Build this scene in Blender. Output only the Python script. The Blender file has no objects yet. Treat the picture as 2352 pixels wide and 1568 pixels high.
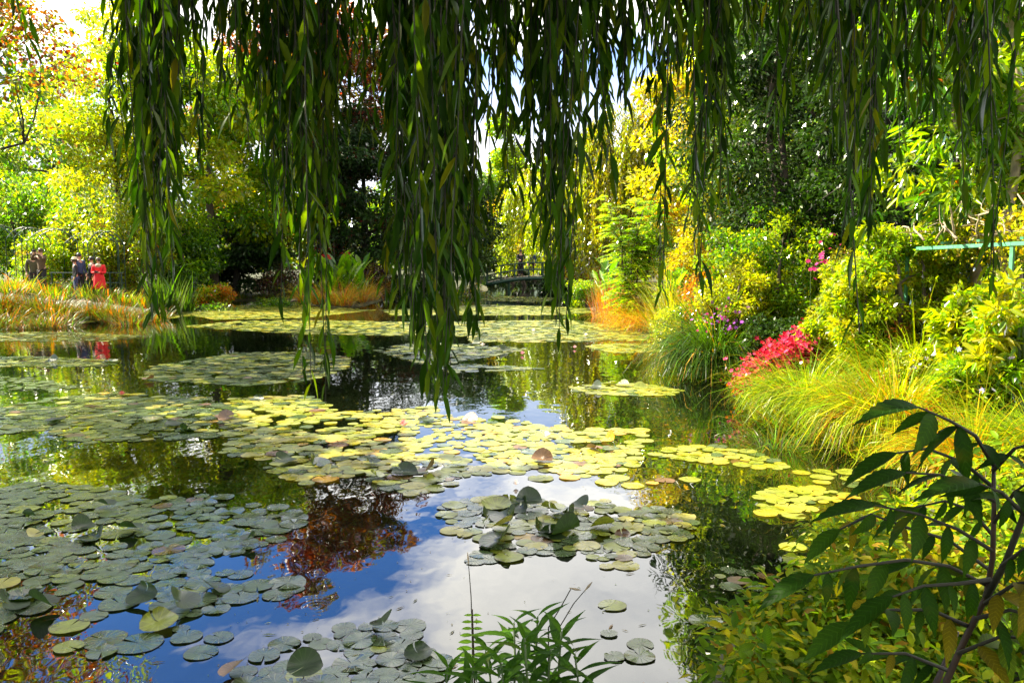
import bpy, bmesh, math
import numpy as np
from mathutils import Vector, Matrix

# ------------------------------------------------------------------ camera, world, sun, exposure
scene = bpy.context.scene
R = math.radians
H = 2.0                      # eye height above the water (m)
PITCH = R(5.56)
cam_d = bpy.data.cameras.new('camera')
cam_d.sensor_width = 36.0
cam_d.lens = 28.8
cam_d.clip_start = 0.05
cam_d.clip_end = 2000.0
cam = bpy.data.objects.new('camera', cam_d)
scene.collection.objects.link(cam)
cam.location = (0, 0, H)
cam.rotation_euler = (math.pi/2 - PITCH, 0, 0)
scene.camera = cam

SUN_AZ, SUN_EL = R(-68), R(43)      # azimuth from the view axis (negative: to the west of it), elevation
world = bpy.data.worlds.new('World')
scene.world = world
world.use_nodes = True
nt = world.node_tree
nt.nodes.clear()
def wn(t, **kw):
    n = nt.nodes.new(t)
    for k, v in kw.items(): setattr(n, k, v)
    return n
def wl(a, b): nt.links.new(a, b)
w_out = wn('ShaderNodeOutputWorld'); w_bg = wn('ShaderNodeBackground')
w_bg.inputs['Strength'].default_value = 0.038
sky = wn('ShaderNodeTexSky', sky_type='NISHITA', sun_disc=False)
sky.sun_elevation = SUN_EL
sky.sun_rotation = SUN_AZ
sky.air_density = 1.0; sky.dust_density = 0.6; sky.ozone_density = 2.0
# clouds: fractal noise on a flat cloud layer, the same everywhere in the sky
tc = wn('ShaderNodeTexCoord'); sep = wn('ShaderNodeSeparateXYZ'); wl(tc.outputs['Generated'], sep.inputs[0])
zc = wn('ShaderNodeMath', operation='MAXIMUM'); wl(sep.outputs['Z'], zc.inputs[0]); zc.inputs[1].default_value = 0.0
za = wn('ShaderNodeMath', operation='ADD'); wl(zc.outputs[0], za.inputs[0]); za.inputs[1].default_value = 0.10
dx = wn('ShaderNodeMath', operation='DIVIDE'); wl(sep.outputs['X'], dx.inputs[0]); wl(za.outputs[0], dx.inputs[1])
dy = wn('ShaderNodeMath', operation='DIVIDE'); wl(sep.outputs['Y'], dy.inputs[0]); wl(za.outputs[0], dy.inputs[1])
cmb = wn('ShaderNodeCombineXYZ'); wl(dx.outputs[0], cmb.inputs[0]); wl(dy.outputs[0], cmb.inputs[1])
cmap = wn('ShaderNodeMapping'); wl(cmb.outputs[0], cmap.inputs[0])
CLOUD_OFF = (14.11, 2.573, 7.525)
cmap.inputs['Location'].default_value = CLOUD_OFF
cn = wn('ShaderNodeTexNoise'); wl(cmap.outputs[0], cn.inputs['Vector'])
cn.inputs['Scale'].default_value = 0.55; cn.inputs['Detail'].default_value = 7; cn.inputs['Roughness'].default_value = 0.53
cr = wn('ShaderNodeValToRGB'); wl(cn.outputs['Fac'], cr.inputs[0])
cr.color_ramp.elements[0].position = 0.457; cr.color_ramp.elements[0].color = (0, 0, 0, 1)
cr.color_ramp.elements[1].position = 0.525; cr.color_ramp.elements[1].color = (1, 1, 1, 1)
cr2 = wn('ShaderNodeValToRGB'); wl(cn.outputs['Fac'], cr2.inputs[0])      # thick cloud is greyer than its thin edge
cr2.color_ramp.elements[0].position = 0.48; cr2.color_ramp.elements[0].color = (1.0, .95, .84, 1)
cr2.color_ramp.elements[1].position = 0.66; cr2.color_ramp.elements[1].color = (.46, .47, .49, 1)
cs = wn('ShaderNodeVectorMath', operation='SCALE'); wl(cr2.outputs[0], cs.inputs[0]); cs.inputs['Scale'].default_value = 23.0
skb = wn('ShaderNodeMix', data_type='RGBA', blend_type='MULTIPLY'); skb.inputs[0].default_value = 1.0
wl(sky.outputs[0], skb.inputs[6]); skb.inputs[7].default_value = (0.5, 0.95, 1.6, 1)
mixc = wn('ShaderNodeMix', data_type='RGBA'); wl(cr.outputs[0], mixc.inputs[0])
wl(skb.outputs[2], mixc.inputs[6]); wl(cs.outputs[0], mixc.inputs[7])
hz = wn('ShaderNodeMapRange', interpolation_type='SMOOTHSTEP'); wl(sep.outputs['Z'], hz.inputs[0])      # bright haze towards the horizon, all round
hz.inputs[1].default_value = 0.10; hz.inputs[2].default_value = 0.30; hz.inputs[3].default_value = 0.9; hz.inputs[4].default_value = 0.0
hzm = wn('ShaderNodeMix', data_type='RGBA'); wl(hz.outputs[0], hzm.inputs[0]); wl(mixc.outputs[2], hzm.inputs[6]); hzm.inputs[7].default_value = (10, 10.4, 11, 1)
wl(hzm.outputs[2], w_bg.inputs['Color']); wl(w_bg.outputs[0], w_out.inputs[0])

sun_d = bpy.data.lights.new('sun', 'SUN')
sun_d.energy = 5.0; sun_d.angle = R(0.5); sun_d.color = (1.0, 0.90, 0.68)
sun = bpy.data.objects.new('sun', sun_d); scene.collection.objects.link(sun)
SUN_DIR = Vector((math.sin(SUN_AZ)*math.cos(SUN_EL), math.cos(SUN_AZ)*math.cos(SUN_EL), math.sin(SUN_EL)))
sun.rotation_euler = SUN_DIR.to_track_quat('Z', 'Y').to_euler()
sun.location = SUN_DIR*60

scene.view_settings.view_transform = 'Standard'
scene.view_settings.look = 'None'
scene.view_settings.exposure = 2.4
scene.view_settings.gamma = 1.0
scene.cycles.use_denoising = True
scene.cycles.max_bounces = 7
scene.cycles.diffuse_bounces = 3
scene.cycles.glossy_bounces = 3
scene.cycles.transmission_bounces = 4
scene.cycles.transparent_max_bounces = 6
scene.cycles.caustics_reflective = False
scene.cycles.caustics_refractive = False
scene.cycles.sample_clamp_indirect = 6.0

# ------------------------------------------------------------------ helpers
COL = scene.collection
FPX, CX, CY = 1881.5, 1176.0, 784.0      # the photograph measured at 2352 x 1568
def ray(px, py):
    a, b = (px-CX)/FPX, (CY-py)/FPX
    c, s = math.cos(PITCH), math.sin(PITCH)
    return np.array((a, c + b*s, -s + b*c))
def gp(px, py, z=0.0):                    # the ground point behind a pixel
    d = ray(px, py); t = (z-H)/d[2]
    return np.array((d[0]*t, d[1]*t, z))
def at(px, py, Y):                        # the point behind a pixel at depth Y
    d = ray(px, py); t = Y/d[1]
    return np.array((d[0]*t, Y, H + d[2]*t))

def tag(o, label=None, cat=None, group=None, kind=None):
    if label: o['label'] = label
    if cat: o['category'] = cat
    if group: o['group'] = group
    if kind: o['kind'] = kind
    return o
def link(o, parent=None):
    COL.objects.link(o)
    if parent is not None: o.parent = parent
    return o
def empty(name, loc, rz=0.0):
    o = bpy.data.objects.new(name, None)
    o.empty_display_size = .2
    o.location = loc; o.rotation_euler = (0, 0, rz)
    return link(o)
def mesh_obj(name, verts, faces, mat, parent=None, smooth=False, col=None):
    me = bpy.data.meshes.new(name)
    me.from_pydata([tuple(v) for v in verts], [], [tuple(f) for f in faces])
    if mat is not None: me.materials.append(mat)
    if smooth: me.polygons.foreach_set('use_smooth', [True]*len(me.polygons))
    if col is not None: set_col(me, np.tile(np.array(col, float), (len(me.vertices), 1)))
    me.update()
    return link(bpy.data.objects.new(name, me), parent)
def set_col(me, c):
    a = me.attributes.new('Col', 'FLOAT_COLOR', 'POINT')
    rgba = np.ones((len(c), 4), np.float32); rgba[:, :3] = c
    a.data.foreach_set('color', rgba.ravel())
def np_mesh(name, V, F, mat, col=None, smooth=False):
    """F: (m,k) array, all faces with k corners"""
    me = bpy.data.meshes.new(name)
    m, k = F.shape
    me.vertices.add(len(V)); me.vertices.foreach_set('co', np.ascontiguousarray(V, np.float32).ravel())
    me.loops.add(m*k); me.loops.foreach_set('vertex_index', np.ascontiguousarray(F, np.int32).ravel())
    me.polygons.add(m)
    me.polygons.foreach_set('loop_start', np.arange(0, m*k, k, dtype=np.int32))
    try: me.polygons.foreach_set('loop_total', np.full(m, k, np.int32))
    except Exception: pass
    if smooth: me.polygons.foreach_set('use_smooth', np.ones(m, bool))
    me.materials.append(mat)
    if col is not None: set_col(me, col)
    me.update(calc_edges=True)
    return me
def unit(v): return v/np.maximum(np.linalg.norm(v, axis=-1, keepdims=True), 1e-9)
def rnd_dir(r, n):
    return unit(r.normal(size=(n, 3)))

class MB:
    """collects simple shapes into one mesh"""
    def __init__(s): s.v = []; s.f = []
    def box(s, c, size, rz=0.0):
        c = np.array(c, float); hx, hy, hz = np.array(size)/2
        ca, sa = math.cos(rz), math.sin(rz); n = len(s.v)
        for z in (-hz, hz):
            for x, y in ((-hx, -hy), (hx, -hy), (hx, hy), (-hx, hy)):
                s.v.append(c + np.array((x*ca-y*sa, x*sa+y*ca, z)))
        s.f += [(n+3, n+2, n+1, n), (n+4, n+5, n+6, n+7)] + [(n+i, n+(i+1) % 4, n+4+(i+1) % 4, n+4+i) for i in range(4)]
        return s
    def tube(s, pts, rad, seg=6):
        pts = np.array(pts, float); rad = np.broadcast_to(np.array(rad, float), (len(pts),))
        n0 = len(s.v); k = len(pts)
        for i in range(k):
            t = pts[min(i+1, k-1)]-pts[max(i-1, 0)]; t = t/(np.linalg.norm(t)+1e-9)
            a = np.cross(t, (0.31, 0.95, 0.05) if abs(t[2]) > .8 else (0, 0, 1)); a = a/(np.linalg.norm(a)+1e-9); b = np.cross(t, a)
            for j in range(seg):
                w = 2*math.pi*j/seg
                s.v.append(pts[i] + rad[i]*(a*math.cos(w)+b*math.sin(w)))
        for i in range(k-1):
            for j in range(seg):
                a0 = n0+i*seg+j; a1 = n0+i*seg+(j+1) % seg
                s.f.append((a0, a1, a1+seg, a0+seg))
        s.f.append(tuple(n0+j for j in range(seg))[::-1]); s.f.append(tuple(n0+(k-1)*seg+j for j in range(seg)))
        return s
    def lathe(s, prof, c=(0, 0, 0), seg=12, squash=1.0):
        n0 = len(s.v); c = np.array(c, float)
        for r_, z in prof:
            for j in range(seg):
                w = 2*math.pi*j/seg
                s.v.append(c+np.array((r_*math.cos(w), r_*squash*math.sin(w), z)))
        for i in range(len(prof)-1):
            for j in range(seg):
                a0 = n0+i*seg+j; a1 = n0+i*seg+(j+1) % seg
                s.f.append((a0, a1, a1+seg, a0+seg))
        s.f.append(tuple(n0+j for j in range(seg))[::-1]); s.f.append(tuple(n0+(len(prof)-1)*seg+j for j in range(seg)))
        return s
    def build(s, name, mat, parent=None, smooth=False, col=None):
        return mesh_obj(name, s.v, s.f, mat, parent, smooth, col)

# ------------------------------------------------------------------ materials
M = {}
def mat_new(name):
    m = bpy.data.materials.new(name); m.use_nodes = True
    t = m.node_tree; t.nodes.clear()
    def N(ty, **kw):
        n = t.nodes.new(ty)
        for k, v in kw.items(): setattr(n, k, v)
        return n
    def L(a, b): t.links.new(a, b)
    out = N('ShaderNodeOutputMaterial')
    M[name] = m
    return m, N, L, out
def leaf_mat(name, trans=0.5, gloss=0.05, rough=0.38, tint=(1.7, 1.55, 0.35), noise=0.0, veins=0.0):
    m, N, L, out = mat_new(name)
    at_ = N('ShaderNodeAttribute', attribute_name='Col')
    src = at_.outputs['Color']
    if noise:
        nz = N('ShaderNodeTexNoise'); nz.inputs['Scale'].default_value = 38; nz.inputs['Detail'].default_value = 3
        co = N('ShaderNodeTexCoord'); L(co.outputs['Object'], nz.inputs['Vector'])
        mp = N('ShaderNodeMapRange'); L(nz.outputs['Fac'], mp.inputs[0]); mp.inputs[3].default_value = 1-noise; mp.inputs[4].default_value = 1+noise
        vs = N('ShaderNodeVectorMath', operation='SCALE'); L(src, vs.inputs[0]); L(mp.outputs[0], vs.inputs['Scale']); src = vs.outputs[0]
    nrm = None
    if veins:                              # side veins run from the midrib towards the tip; spots of yellowing
        uv = N('ShaderNodeUVMap'); uv.uv_map = 'UVMap'; su = N('ShaderNodeSeparateXYZ'); L(uv.outputs[0], su.inputs[0])
        av = N('ShaderNodeMath', operation='ABSOLUTE'); L(su.outputs['Y'], av.inputs[0])
        m1 = N('ShaderNodeMath', operation='MULTIPLY_ADD'); L(av.outputs[0], m1.inputs[0]); m1.inputs[1].default_value = -.16; L(su.outputs['X'], m1.inputs[2])
        m2 = N('ShaderNodeMath', operation='MULTIPLY'); L(m1.outputs[0], m2.inputs[0]); m2.inputs[1].default_value = 62
        m3 = N('ShaderNodeMath', operation='COSINE'); L(m2.outputs[0], m3.inputs[0])
        m4 = N('ShaderNodeMapRange'); L(m3.outputs[0], m4.inputs[0]); m4.inputs[1].default_value = .7; m4.inputs[2].default_value = 1
        m5 = N('ShaderNodeMapRange'); L(m4.outputs[0], m5.inputs[0]); m5.inputs[3].default_value = 1; m5.inputs[4].default_value = 1+veins
        v2 = N('ShaderNodeVectorMath', operation='SCALE'); L(src, v2.inputs[0]); L(m5.outputs[0], v2.inputs['Scale']); src = v2.outputs[0]
        sp_ = N('ShaderNodeTexNoise'); sp_.inputs['Scale'].default_value = 9; sp_.inputs['Detail'].default_value = 4; g_ = N('ShaderNodeNewGeometry'); L(g_.outputs['Position'], sp_.inputs['Vector'])
        s2 = N('ShaderNodeMapRange'); L(sp_.outputs['Fac'], s2.inputs[0]); s2.inputs[1].default_value = .58; s2.inputs[2].default_value = .72; s2.inputs[4].default_value = .55
        s3 = N('ShaderNodeMix', data_type='RGBA'); L(s2.outputs[0], s3.inputs[0]); L(src, s3.inputs[6]); s3.inputs[7].default_value = (.10, .085, .008, 1); src = s3.outputs[2]
        bu = N('ShaderNodeBump'); bu.inputs['Strength'].default_value = .5; bu.inputs['Distance'].default_value = .002; L(m4.outputs[0], bu.inputs['Height']); nrm = bu.outputs[0]
    d = N('ShaderNodeBsdfDiffuse'); L(src, d.inputs['Color'])
    tr = N('ShaderNodeBsdfTranslucent')
    mul = N('ShaderNodeVectorMath', operation='MULTIPLY'); L(src, mul.inputs[0]); mul.inputs[1].default_value = tint
    L(mul.outputs[0], tr.inputs['Color'])
    mx = N('ShaderNodeMixShader'); mx.inputs[0].default_value = trans; L(d.outputs[0], mx.inputs[1]); L(tr.outputs[0], mx.inputs[2])
    g = N('ShaderNodeBsdfGlossy'); g.inputs['Roughness'].default_value = rough; g.inputs['Color'].default_value = (1, 1, 1, 1)
    if nrm is not None: L(nrm, g.inputs['Normal']); L(nrm, d.inputs['Normal'])
    fr = N('ShaderNodeFresnel'); fr.inputs['IOR'].default_value = 1.42
    fm = N('ShaderNodeMath', operation='MULTIPLY'); L(fr.outputs[0], fm.inputs[0]); fm.inputs[1].default_value = gloss*20
    fc = N('ShaderNodeMath', operation='MINIMUM'); L(fm.outputs[0], fc.inputs[0]); fc.inputs[1].default_value = 0.35
    mx2 = N('ShaderNodeMixShader'); L(fc.outputs[0], mx2.inputs[0]); L(mx.outputs[0], mx2.inputs[1]); L(g.outputs[0], mx2.inputs[2])
    L(mx2.outputs[0], out.inputs[0])
    return m
def solid(name, col, rough=0.6, scale=8.0, var=0.25, bump=0.0, metal=0.0, detail=5, tex='Object', stretch=(1, 1, 1)):
    m, N, L, out = mat_new(name)
    b = N('ShaderNodeBsdfPrincipled'); b.inputs['Roughness'].default_value = rough; b.inputs['Metallic'].default_value = metal
    co = N('ShaderNodeTexCoord'); mp = N('ShaderNodeMapping'); L(co.outputs[tex], mp.inputs[0]); mp.inputs['Scale'].default_value = stretch
    nz = N('ShaderNodeTexNoise'); L(mp.outputs[0], nz.inputs['Vector']); nz.inputs['Scale'].default_value = scale; nz.inputs['Detail'].default_value = detail
    cr_ = N('ShaderNodeValToRGB'); L(nz.outputs['Fac'], cr_.inputs[0])
    c = np.array(col)
    cr_.color_ramp.elements[0].position = .3; cr_.color_ramp.elements[0].color = (*np.clip(c*(1-var), 0, 1), 1)
    cr_.color_ramp.elements[1].position = .7; cr_.color_ramp.elements[1].color = (*np.clip(c*(1+var), 0, 1), 1)
    L(cr_.outputs[0], b.inputs['Base Color'])
    if bump:
        bp = N('ShaderNodeBump'); bp.inputs['Strength'].default_value = bump; L(nz.outputs['Fac'], bp.inputs['Height']); L(bp.outputs[0], b.inputs['Normal'])
    L(b.outputs[0], out.inputs[0])
    return m
leaf_mat('leaf', trans=.6, gloss=.022, rough=.24, tint=(2.3, 2.35, .15))
leaf_mat('leaf_dark', trans=.34, gloss=.010, rough=.34, tint=(1.3, 1.35, .35))
leaf_mat('leaf_willow', trans=.5, gloss=.004, rough=.40, tint=(1.7, 1.7, .15), noise=.25)
leaf_mat('leaf_near', trans=.48, gloss=.005, rough=.36, tint=(1.9, 1.9, .15), noise=.35, veins=.5)
leaf_mat('grass_blade', trans=.48, gloss=.012, rough=.3, tint=(2.0, 1.9, .2))
leaf_mat('petal', trans=.4, gloss=.01, rough=.5, tint=(1.2, 1.0, 1.0))
solid('bark', (.075, .055, .038), .9, 14, .45, .6, stretch=(1, 1, .25))
solid('bark_dark', (.03, .024, .018), .9, 14, .45, .6, stretch=(1, 1, .25))
solid('bark_pale', (.27, .21, .13), .85, 20, .4, .5, stretch=(1, 1, .3))
solid('twig', (.022, .02, .008), .8, 30, .3)
solid('stem_green', (.05, .085, .015), .6, 30, .3)
solid('stem_red', (.03, .013, .005), .5, 30, .35)
solid('paint_green', (.002, .034, .013), .45, 9, .18, .05)
solid('paint_mint', (.07, .26, .14), .5, 14, .30, .25)
solid('paint_dark', (.006, .035, .02), .45, 9, .2, .05)
solid('path_gravel', (.36, .29, .2), .95, 22, .3, .4)
solid('skin', (.50, .27, .18), .55, 12, .08)
solid('hair_brown', (.06, .032, .015), .5, 40, .4)
solid('hair_black', (.012, .01, .009), .45, 40, .4)
solid('cloth_red', (.62, .008, .012), .8, 20, .15)
solid('cloth_dark', (.012, .012, .016), .85, 20, .3)
solid('cloth_brown', (.085, .05, .022), .85, 20, .3)
solid('cloth_olive', (.06, .055, .025), .85, 20, .3)
solid('cloth_white', (.72, .70, .64), .85, 20, .1)
solid('cloth_blue', (.03, .05, .12), .85, 20, .2)
solid('cloth_print', (.55, .45, .30), .85, 60, .5)
solid('hat_straw', (.62, .5, .32), .8, 40, .15)
solid('camera_black', (.01, .01, .01), .35, 10, .1)
# ------------------------------------------------------------------ the pond, its banks and the ground
SH = [gp(*p)[:2] for p in ((1600, 1568), (1650, 1500), (1710, 1452), (1810, 1395), (1900, 1330), (1990, 1270), (2070, 1200), (2095, 1120),
                           (2010, 1065), (1860, 1010), (1760, 975), (1722, 925), (1700, 885), (1590, 862), (1550, 815), (1520, 770),
                           (1400, 735), (1335, 700), (1300, 676))]
SHORE = np.array([(-7.0, 1.6), (-3.0, 2.3), (-0.6, 2.5), (0.35, 2.7)] + SH +
                 [(3.6, 56), (3.4, 66), (5, 80), (-3.5, 80), (-2.0, 66), (-1.6, 57)] +
                 [gp(*p)[:2] for p in ((1090, 672), (1000, 674), (890, 688), (860, 700), (760, 708), (680, 697), (560, 690), (480, 692), (425, 705), (345, 734), (180, 742), (0, 746))] +
                 [(-20, 26.0), (-15.5, 21), (-12.2, 16), (-10.6, 10), (-8.7, 4)])
def shore_dist(P):
    """signed distance to the shoreline, positive on land"""
    P = np.asarray(P, float)[:, :2]; n = len(SHORE)
    best = np.full(len(P), 1e9); inside = np.zeros(len(P), bool)
    for i in range(n):
        a, b = SHORE[i], SHORE[(i+1) % n]; ab = b-a
        t = np.clip(((P-a)@ab)/(ab@ab), 0, 1)
        best = np.minimum(best, np.linalg.norm(P-(a+t[:, None]*ab), axis=1))
        c = ((a[1] > P[:, 1]) != (b[1] > P[:, 1]))
        xx = a[0]+(P[:, 1]-a[1])/(b[1]-a[1]+1e-12)*ab[0]
        inside ^= c & (P[:, 0] < xx)
    return np.where(inside, -best, best)
def land(P):
    P = np.asarray(P, float); d = shore_dist(P)
    x, y = P[:, 0], P[:, 1]
    bump = .05*np.sin(x*1.7+y*.9)+.04*np.sin(y*2.3-x*1.1)+.03*np.sin(x*4.1+1)*np.sin(y*3.7)
    up = .40*(1-np.exp(-np.maximum(d, 0)/np.where(y > 17, 2.2, .8))) + .02*np.minimum(np.maximum(d, 0), 20) + bump*np.clip(d/1.5, 0, 1) + .22*np.clip((d-2.5)/2.5, 0, 1)*np.clip((-4-x)/3, 0, 1)*np.clip((y-24)/4, 0, 1)
    dn = -np.minimum(1.3, .10+np.maximum(-d, 0)*.42) + bump*.5*np.clip(-d/2, 0, 1)
    return np.where(d > 0, up+.01, np.maximum(dn, -1.35)*np.clip(-d/.15, 0, 1)+.01*(1-np.clip(-d/.15, 0, 1)))
def gz(x, y): return float(land(np.array([[x, y]]))[0])

def axis(lo, hi, step, far):
    c = np.arange(lo, hi+1e-6, step); g = step*1.5; out = []; x = hi
    while x < far: x += g; g *= 1.45; out.append(x)
    lo_ = []; x = lo; g = step*1.5
    while x > -far: x -= g; g *= 1.45; lo_.append(x)
    return np.array(lo_[::-1]+list(c)+out)
gx = np.concatenate([axis(-26, -3.0, .4, 600)[:-8], np.array([])]) if False else None
xs = np.unique(np.concatenate([axis(-30, 26, .7, 700), np.arange(-3, 9, .24)]))
ys = np.unique(np.concatenate([axis(-8, 76, .7, 700), np.arange(1, 16, .24)]))
GX, GY = np.meshgrid(xs, ys)
P2 = np.stack([GX.ravel(), GY.ravel()], 1)
V = np.column_stack([P2, land(P2)])
nx, ny = len(xs), len(ys)
I = (np.arange(ny-1)[:, None]*nx+np.arange(nx-1)[None]).ravel()
F = np.stack([I, I+1, I+1+nx, I+nx], 1)
m, N, L, out = mat_new('earth')
b = N('ShaderNodeBsdfPrincipled'); b.inputs['Roughness'].default_value = .95
geo = N('ShaderNodeNewGeometry'); sx = N('ShaderNodeSeparateXYZ'); L(geo.outputs['Position'], sx.inputs[0])
n1 = N('ShaderNodeTexNoise'); n1.inputs['Scale'].default_value = 3.0; n1.inputs['Detail'].default_value = 8; L(geo.outputs['Position'], n1.inputs['Vector'])
g1 = N('ShaderNodeValToRGB'); L(n1.outputs['Fac'], g1.inputs[0])
g1.color_ramp.elements[0].position = .35; g1.color_ramp.elements[0].color = (.016, .018, .005, 1)
g1.color_ramp.elements[1].position = .7; g1.color_ramp.elements[1].color = (.045, .055, .010, 1)
g2 = N('ShaderNodeValToRGB'); L(n1.outputs['Fac'], g2.inputs[0])         # silt of the pond bed
g2.color_ramp.elements[0].position = .3; g2.color_ramp.elements[0].color = (.035, .030, .010, 1)
g2.color_ramp.elements[1].position = .75; g2.color_ramp.elements[1].color = (.12, .10, .025, 1)
mr = N('ShaderNodeMapRange'); L(sx.outputs['Z'], mr.inputs[0]); mr.inputs[1].default_value = -.05; mr.inputs[2].default_value = .12
mc = N('ShaderNodeMix', data_type='RGBA'); L(mr.outputs[0], mc.inputs[0]); L(g2.outputs[0], mc.inputs[6]); L(g1.outputs[0], mc.inputs[7])
L(mc.outputs[2], b.inputs['Base Color'])
bp = N('ShaderNodeBump'); bp.inputs['Strength'].default_value = .6; bp.inputs['Distance'].default_value = .1; L(n1.outputs['Fac'], bp.inputs['Height']); L(bp.outputs[0], b.inputs['Normal'])
L(b.outputs[0], out.inputs[0])
ground = link(bpy.data.objects.new('ground', np_mesh('ground', V, F, M['earth'], smooth=True)))
tag(ground, 'earth banks and silty bed of the garden pond', None, kind='structure')

# water: Fresnel mirror over a murky, absorbing body
m, N, L, out = mat_new('water')
geo = N('ShaderNodeNewGeometry')
mp = N('ShaderNodeMapping'); L(geo.outputs['Position'], mp.inputs[0]); mp.inputs['Scale'].default_value = (1.0, .55, 1)
nz = N('ShaderNodeTexNoise'); L(mp.outputs[0], nz.inputs['Vector']); nz.inputs['Scale'].default_value = 2.6; nz.inputs['Detail'].default_value = 2.5
rc = gp(728, 1392)                                                        # rings where something touched the surface
sb = N('ShaderNodeVectorMath', operation='DISTANCE'); L(geo.outputs['Position'], sb.inputs[0]); sb.inputs[1].default_value = tuple(rc)
ms = N('ShaderNodeMath', operation='MULTIPLY'); L(sb.outputs['Value'], ms.inputs[0]); ms.inputs[1].default_value = 150
sn = N('ShaderNodeMath', operation='SINE'); L(ms.outputs[0], sn.inputs[0])
fo = N('ShaderNodeMapRange'); L(sb.outputs['Value'], fo.inputs[0]); fo.inputs[1].default_value = .05; fo.inputs[2].default_value = .24; fo.inputs[3].default_value = .005; fo.inputs[4].default_value = 0
rm = N('ShaderNodeMath', operation='MULTIPLY'); L(sn.outputs[0], rm.inputs[0]); L(fo.outputs[0], rm.inputs[1])
ad = N('ShaderNodeMath', operation='ADD'); L(nz.outputs['Fac'], ad.inputs[0]); L(rm.outputs[0], ad.inputs[1])
bp = N('ShaderNodeBump'); bp.inputs['Strength'].default_value = .10; bp.inputs['Distance'].default_value = .05; L(ad.outputs[0], bp.inputs['Height'])
gl = N('ShaderNodeBsdfGlossy'); gl.inputs['Roughness'].default_value = .015; L(bp.outputs[0], gl.inputs['Normal'])
gl.inputs['Color'].default_value = (.95, .97, 1, 1)
tp = N('ShaderNodeBsdfTransparent'); tp.inputs['Color'].default_value = (.28, .32, .14, 1)
df = N('ShaderNodeBsdfDiffuse'); df.inputs['Color'].default_value = (.006, .009, .003, 1)
mt = N('ShaderNodeMixShader'); mt.inputs[0].default_value = .45; L(tp.outputs[0], mt.inputs[1]); L(df.outputs[0], mt.inputs[2])
fr = N('ShaderNodeFresnel'); fr.inputs['IOR'].default_value = 2.0; L(bp.outputs[0], fr.inputs['Normal'])
mw = N('ShaderNodeMixShader'); L(fr.outputs[0], mw.inputs[0]); L(mt.outputs[0], mw.inputs[1]); L(gl.outputs[0], mw.inputs[2])
L(mw.outputs[0], out.inputs[0])
wv = [(-26, 1.0, 0), (13, 1.0, 0), (13, 81, 0), (-26, 81, 0)]
water = mesh_obj('water', wv, [(0, 1, 2, 3)], M['water'])
tag(water, 'still dark pond water mirroring the sky and trees', None, kind='structure')

# gravel path on the far west bank where the visitors stand
pc = [at(-500, 640, 33.5), at(0, 640, 33.2), at(250, 640, 33.0), at(480, 640, 37.5), at(650, 640, 41), at(900, 640, 46)]
pv = []; pf = []
pcs = [np.array(p)[:2] for p in pc]; fine = []
for a, b2 in zip(pcs[:-1], pcs[1:]):
    for t in np.linspace(0, 1, 9)[:-1]: fine.append(a+(b2-a)*t)
fine.append(pcs[-1])
for i, p in enumerate(fine):
    t = fine[min(i+1, len(fine)-1)]-fine[max(i-1, 0)]; t = t/np.linalg.norm(t); nrm = np.array((-t[1], t[0]))
    for s_ in (-1.0, -.33, .33, 1.0):
        q = p+nrm*s_*1.0; pv.append((q[0], q[1], gz(*q)+.03))
for i in range(len(fine)-1):
    for j in range(3):
        a0 = i*4+j; pf.append((a0, a0+1, a0+5, a0+4))
tag(mesh_obj('path', pv, pf, M['path_gravel']), 'pale gravel garden path behind the sedge bank', None, kind='structure')

# distant wooded hill beyond the garden
hv = []; hf = []
hx = np.linspace(-420, 420, 60)
for i, x in enumerate(hx):
    top = 17+7*math.sin(x*.011+1.0)+3*math.sin(x*.037)
    for k, (yy, zz) in enumerate(((300, -1), (330, top*.55), (365, top*.9), (400, top), (480, -1))): hv.append((x, yy+18*math.sin(x*.02), zz))
for i in range(59):
    for k in range(4): a0 = i*5+k; hf.append((a0, a0+5, a0+6, a0+1))
solid('hill_wood', (.05, .075, .05), 1.0, .06, .5, .5)
tag(mesh_obj('hills', hv, hf, M['hill_wood'], smooth=True), 'low wooded hill beyond the garden', None, kind='structure')

# ------------------------------------------------------------------ foliage generators
def leaf_arrays(P, A, Nn, Lr, Wr, col, detail=1, droop=.15):
    """vertices/faces of many leaves. P base, A axis, Nn approximate normal (n,3); Lr, Wr (n,)"""
    n = len(P); A = unit(A); S = unit(np.cross(A, Nn)); U = np.cross(S, A)
    L_ = Lr[:, None]; W_ = Wr[:, None]*.5
    if detail == 1:
        V = np.stack([P, P+A*L_*.42+S*W_+U*W_*.35, P+A*L_-U*L_*droop, P+A*L_*.42-S*W_+U*W_*.35], 1)
        F = (np.arange(n)[:, None]*4+np.array([0, 1, 2, 3])[None]); k = 4
    else:
        c1 = P+A*L_*.30; c2 = P+A*L_*.66-U*L_*droop*.4
        V = np.stack([P, c1+S*W_*.9+U*W_*.3, c2+S*W_*.8+U*W_*.25, P+A*L_-U*L_*droop, c2-S*W_*.8+U*W_*.25, c1-S*W_*.9+U*W_*.3], 1)
        F = (np.arange(n)[:, None]*6+np.array([0, 1, 2, 3, 4, 5])[None]); k = 6
        F = np.concatenate([F[:, [0, 1, 2, 3]], F[:, [0, 3, 4, 5]]], 0)
    C = np.repeat(col, k, axis=0)
    return V.reshape(-1, 3), F, C
def leaves(name, P, A, Nn, Lr, Wr, col, mat, parent, detail=1, droop=.15, stuff=True):
    V, F, C = leaf_arrays(P, A, Nn, Lr, Wr, col, detail, droop)
    o = link(bpy.data.objects.new(name, np_mesh(name, V, F, M[mat], C)), parent)
    if stuff: o['kind'] = 'stuff'
    return o
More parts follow.
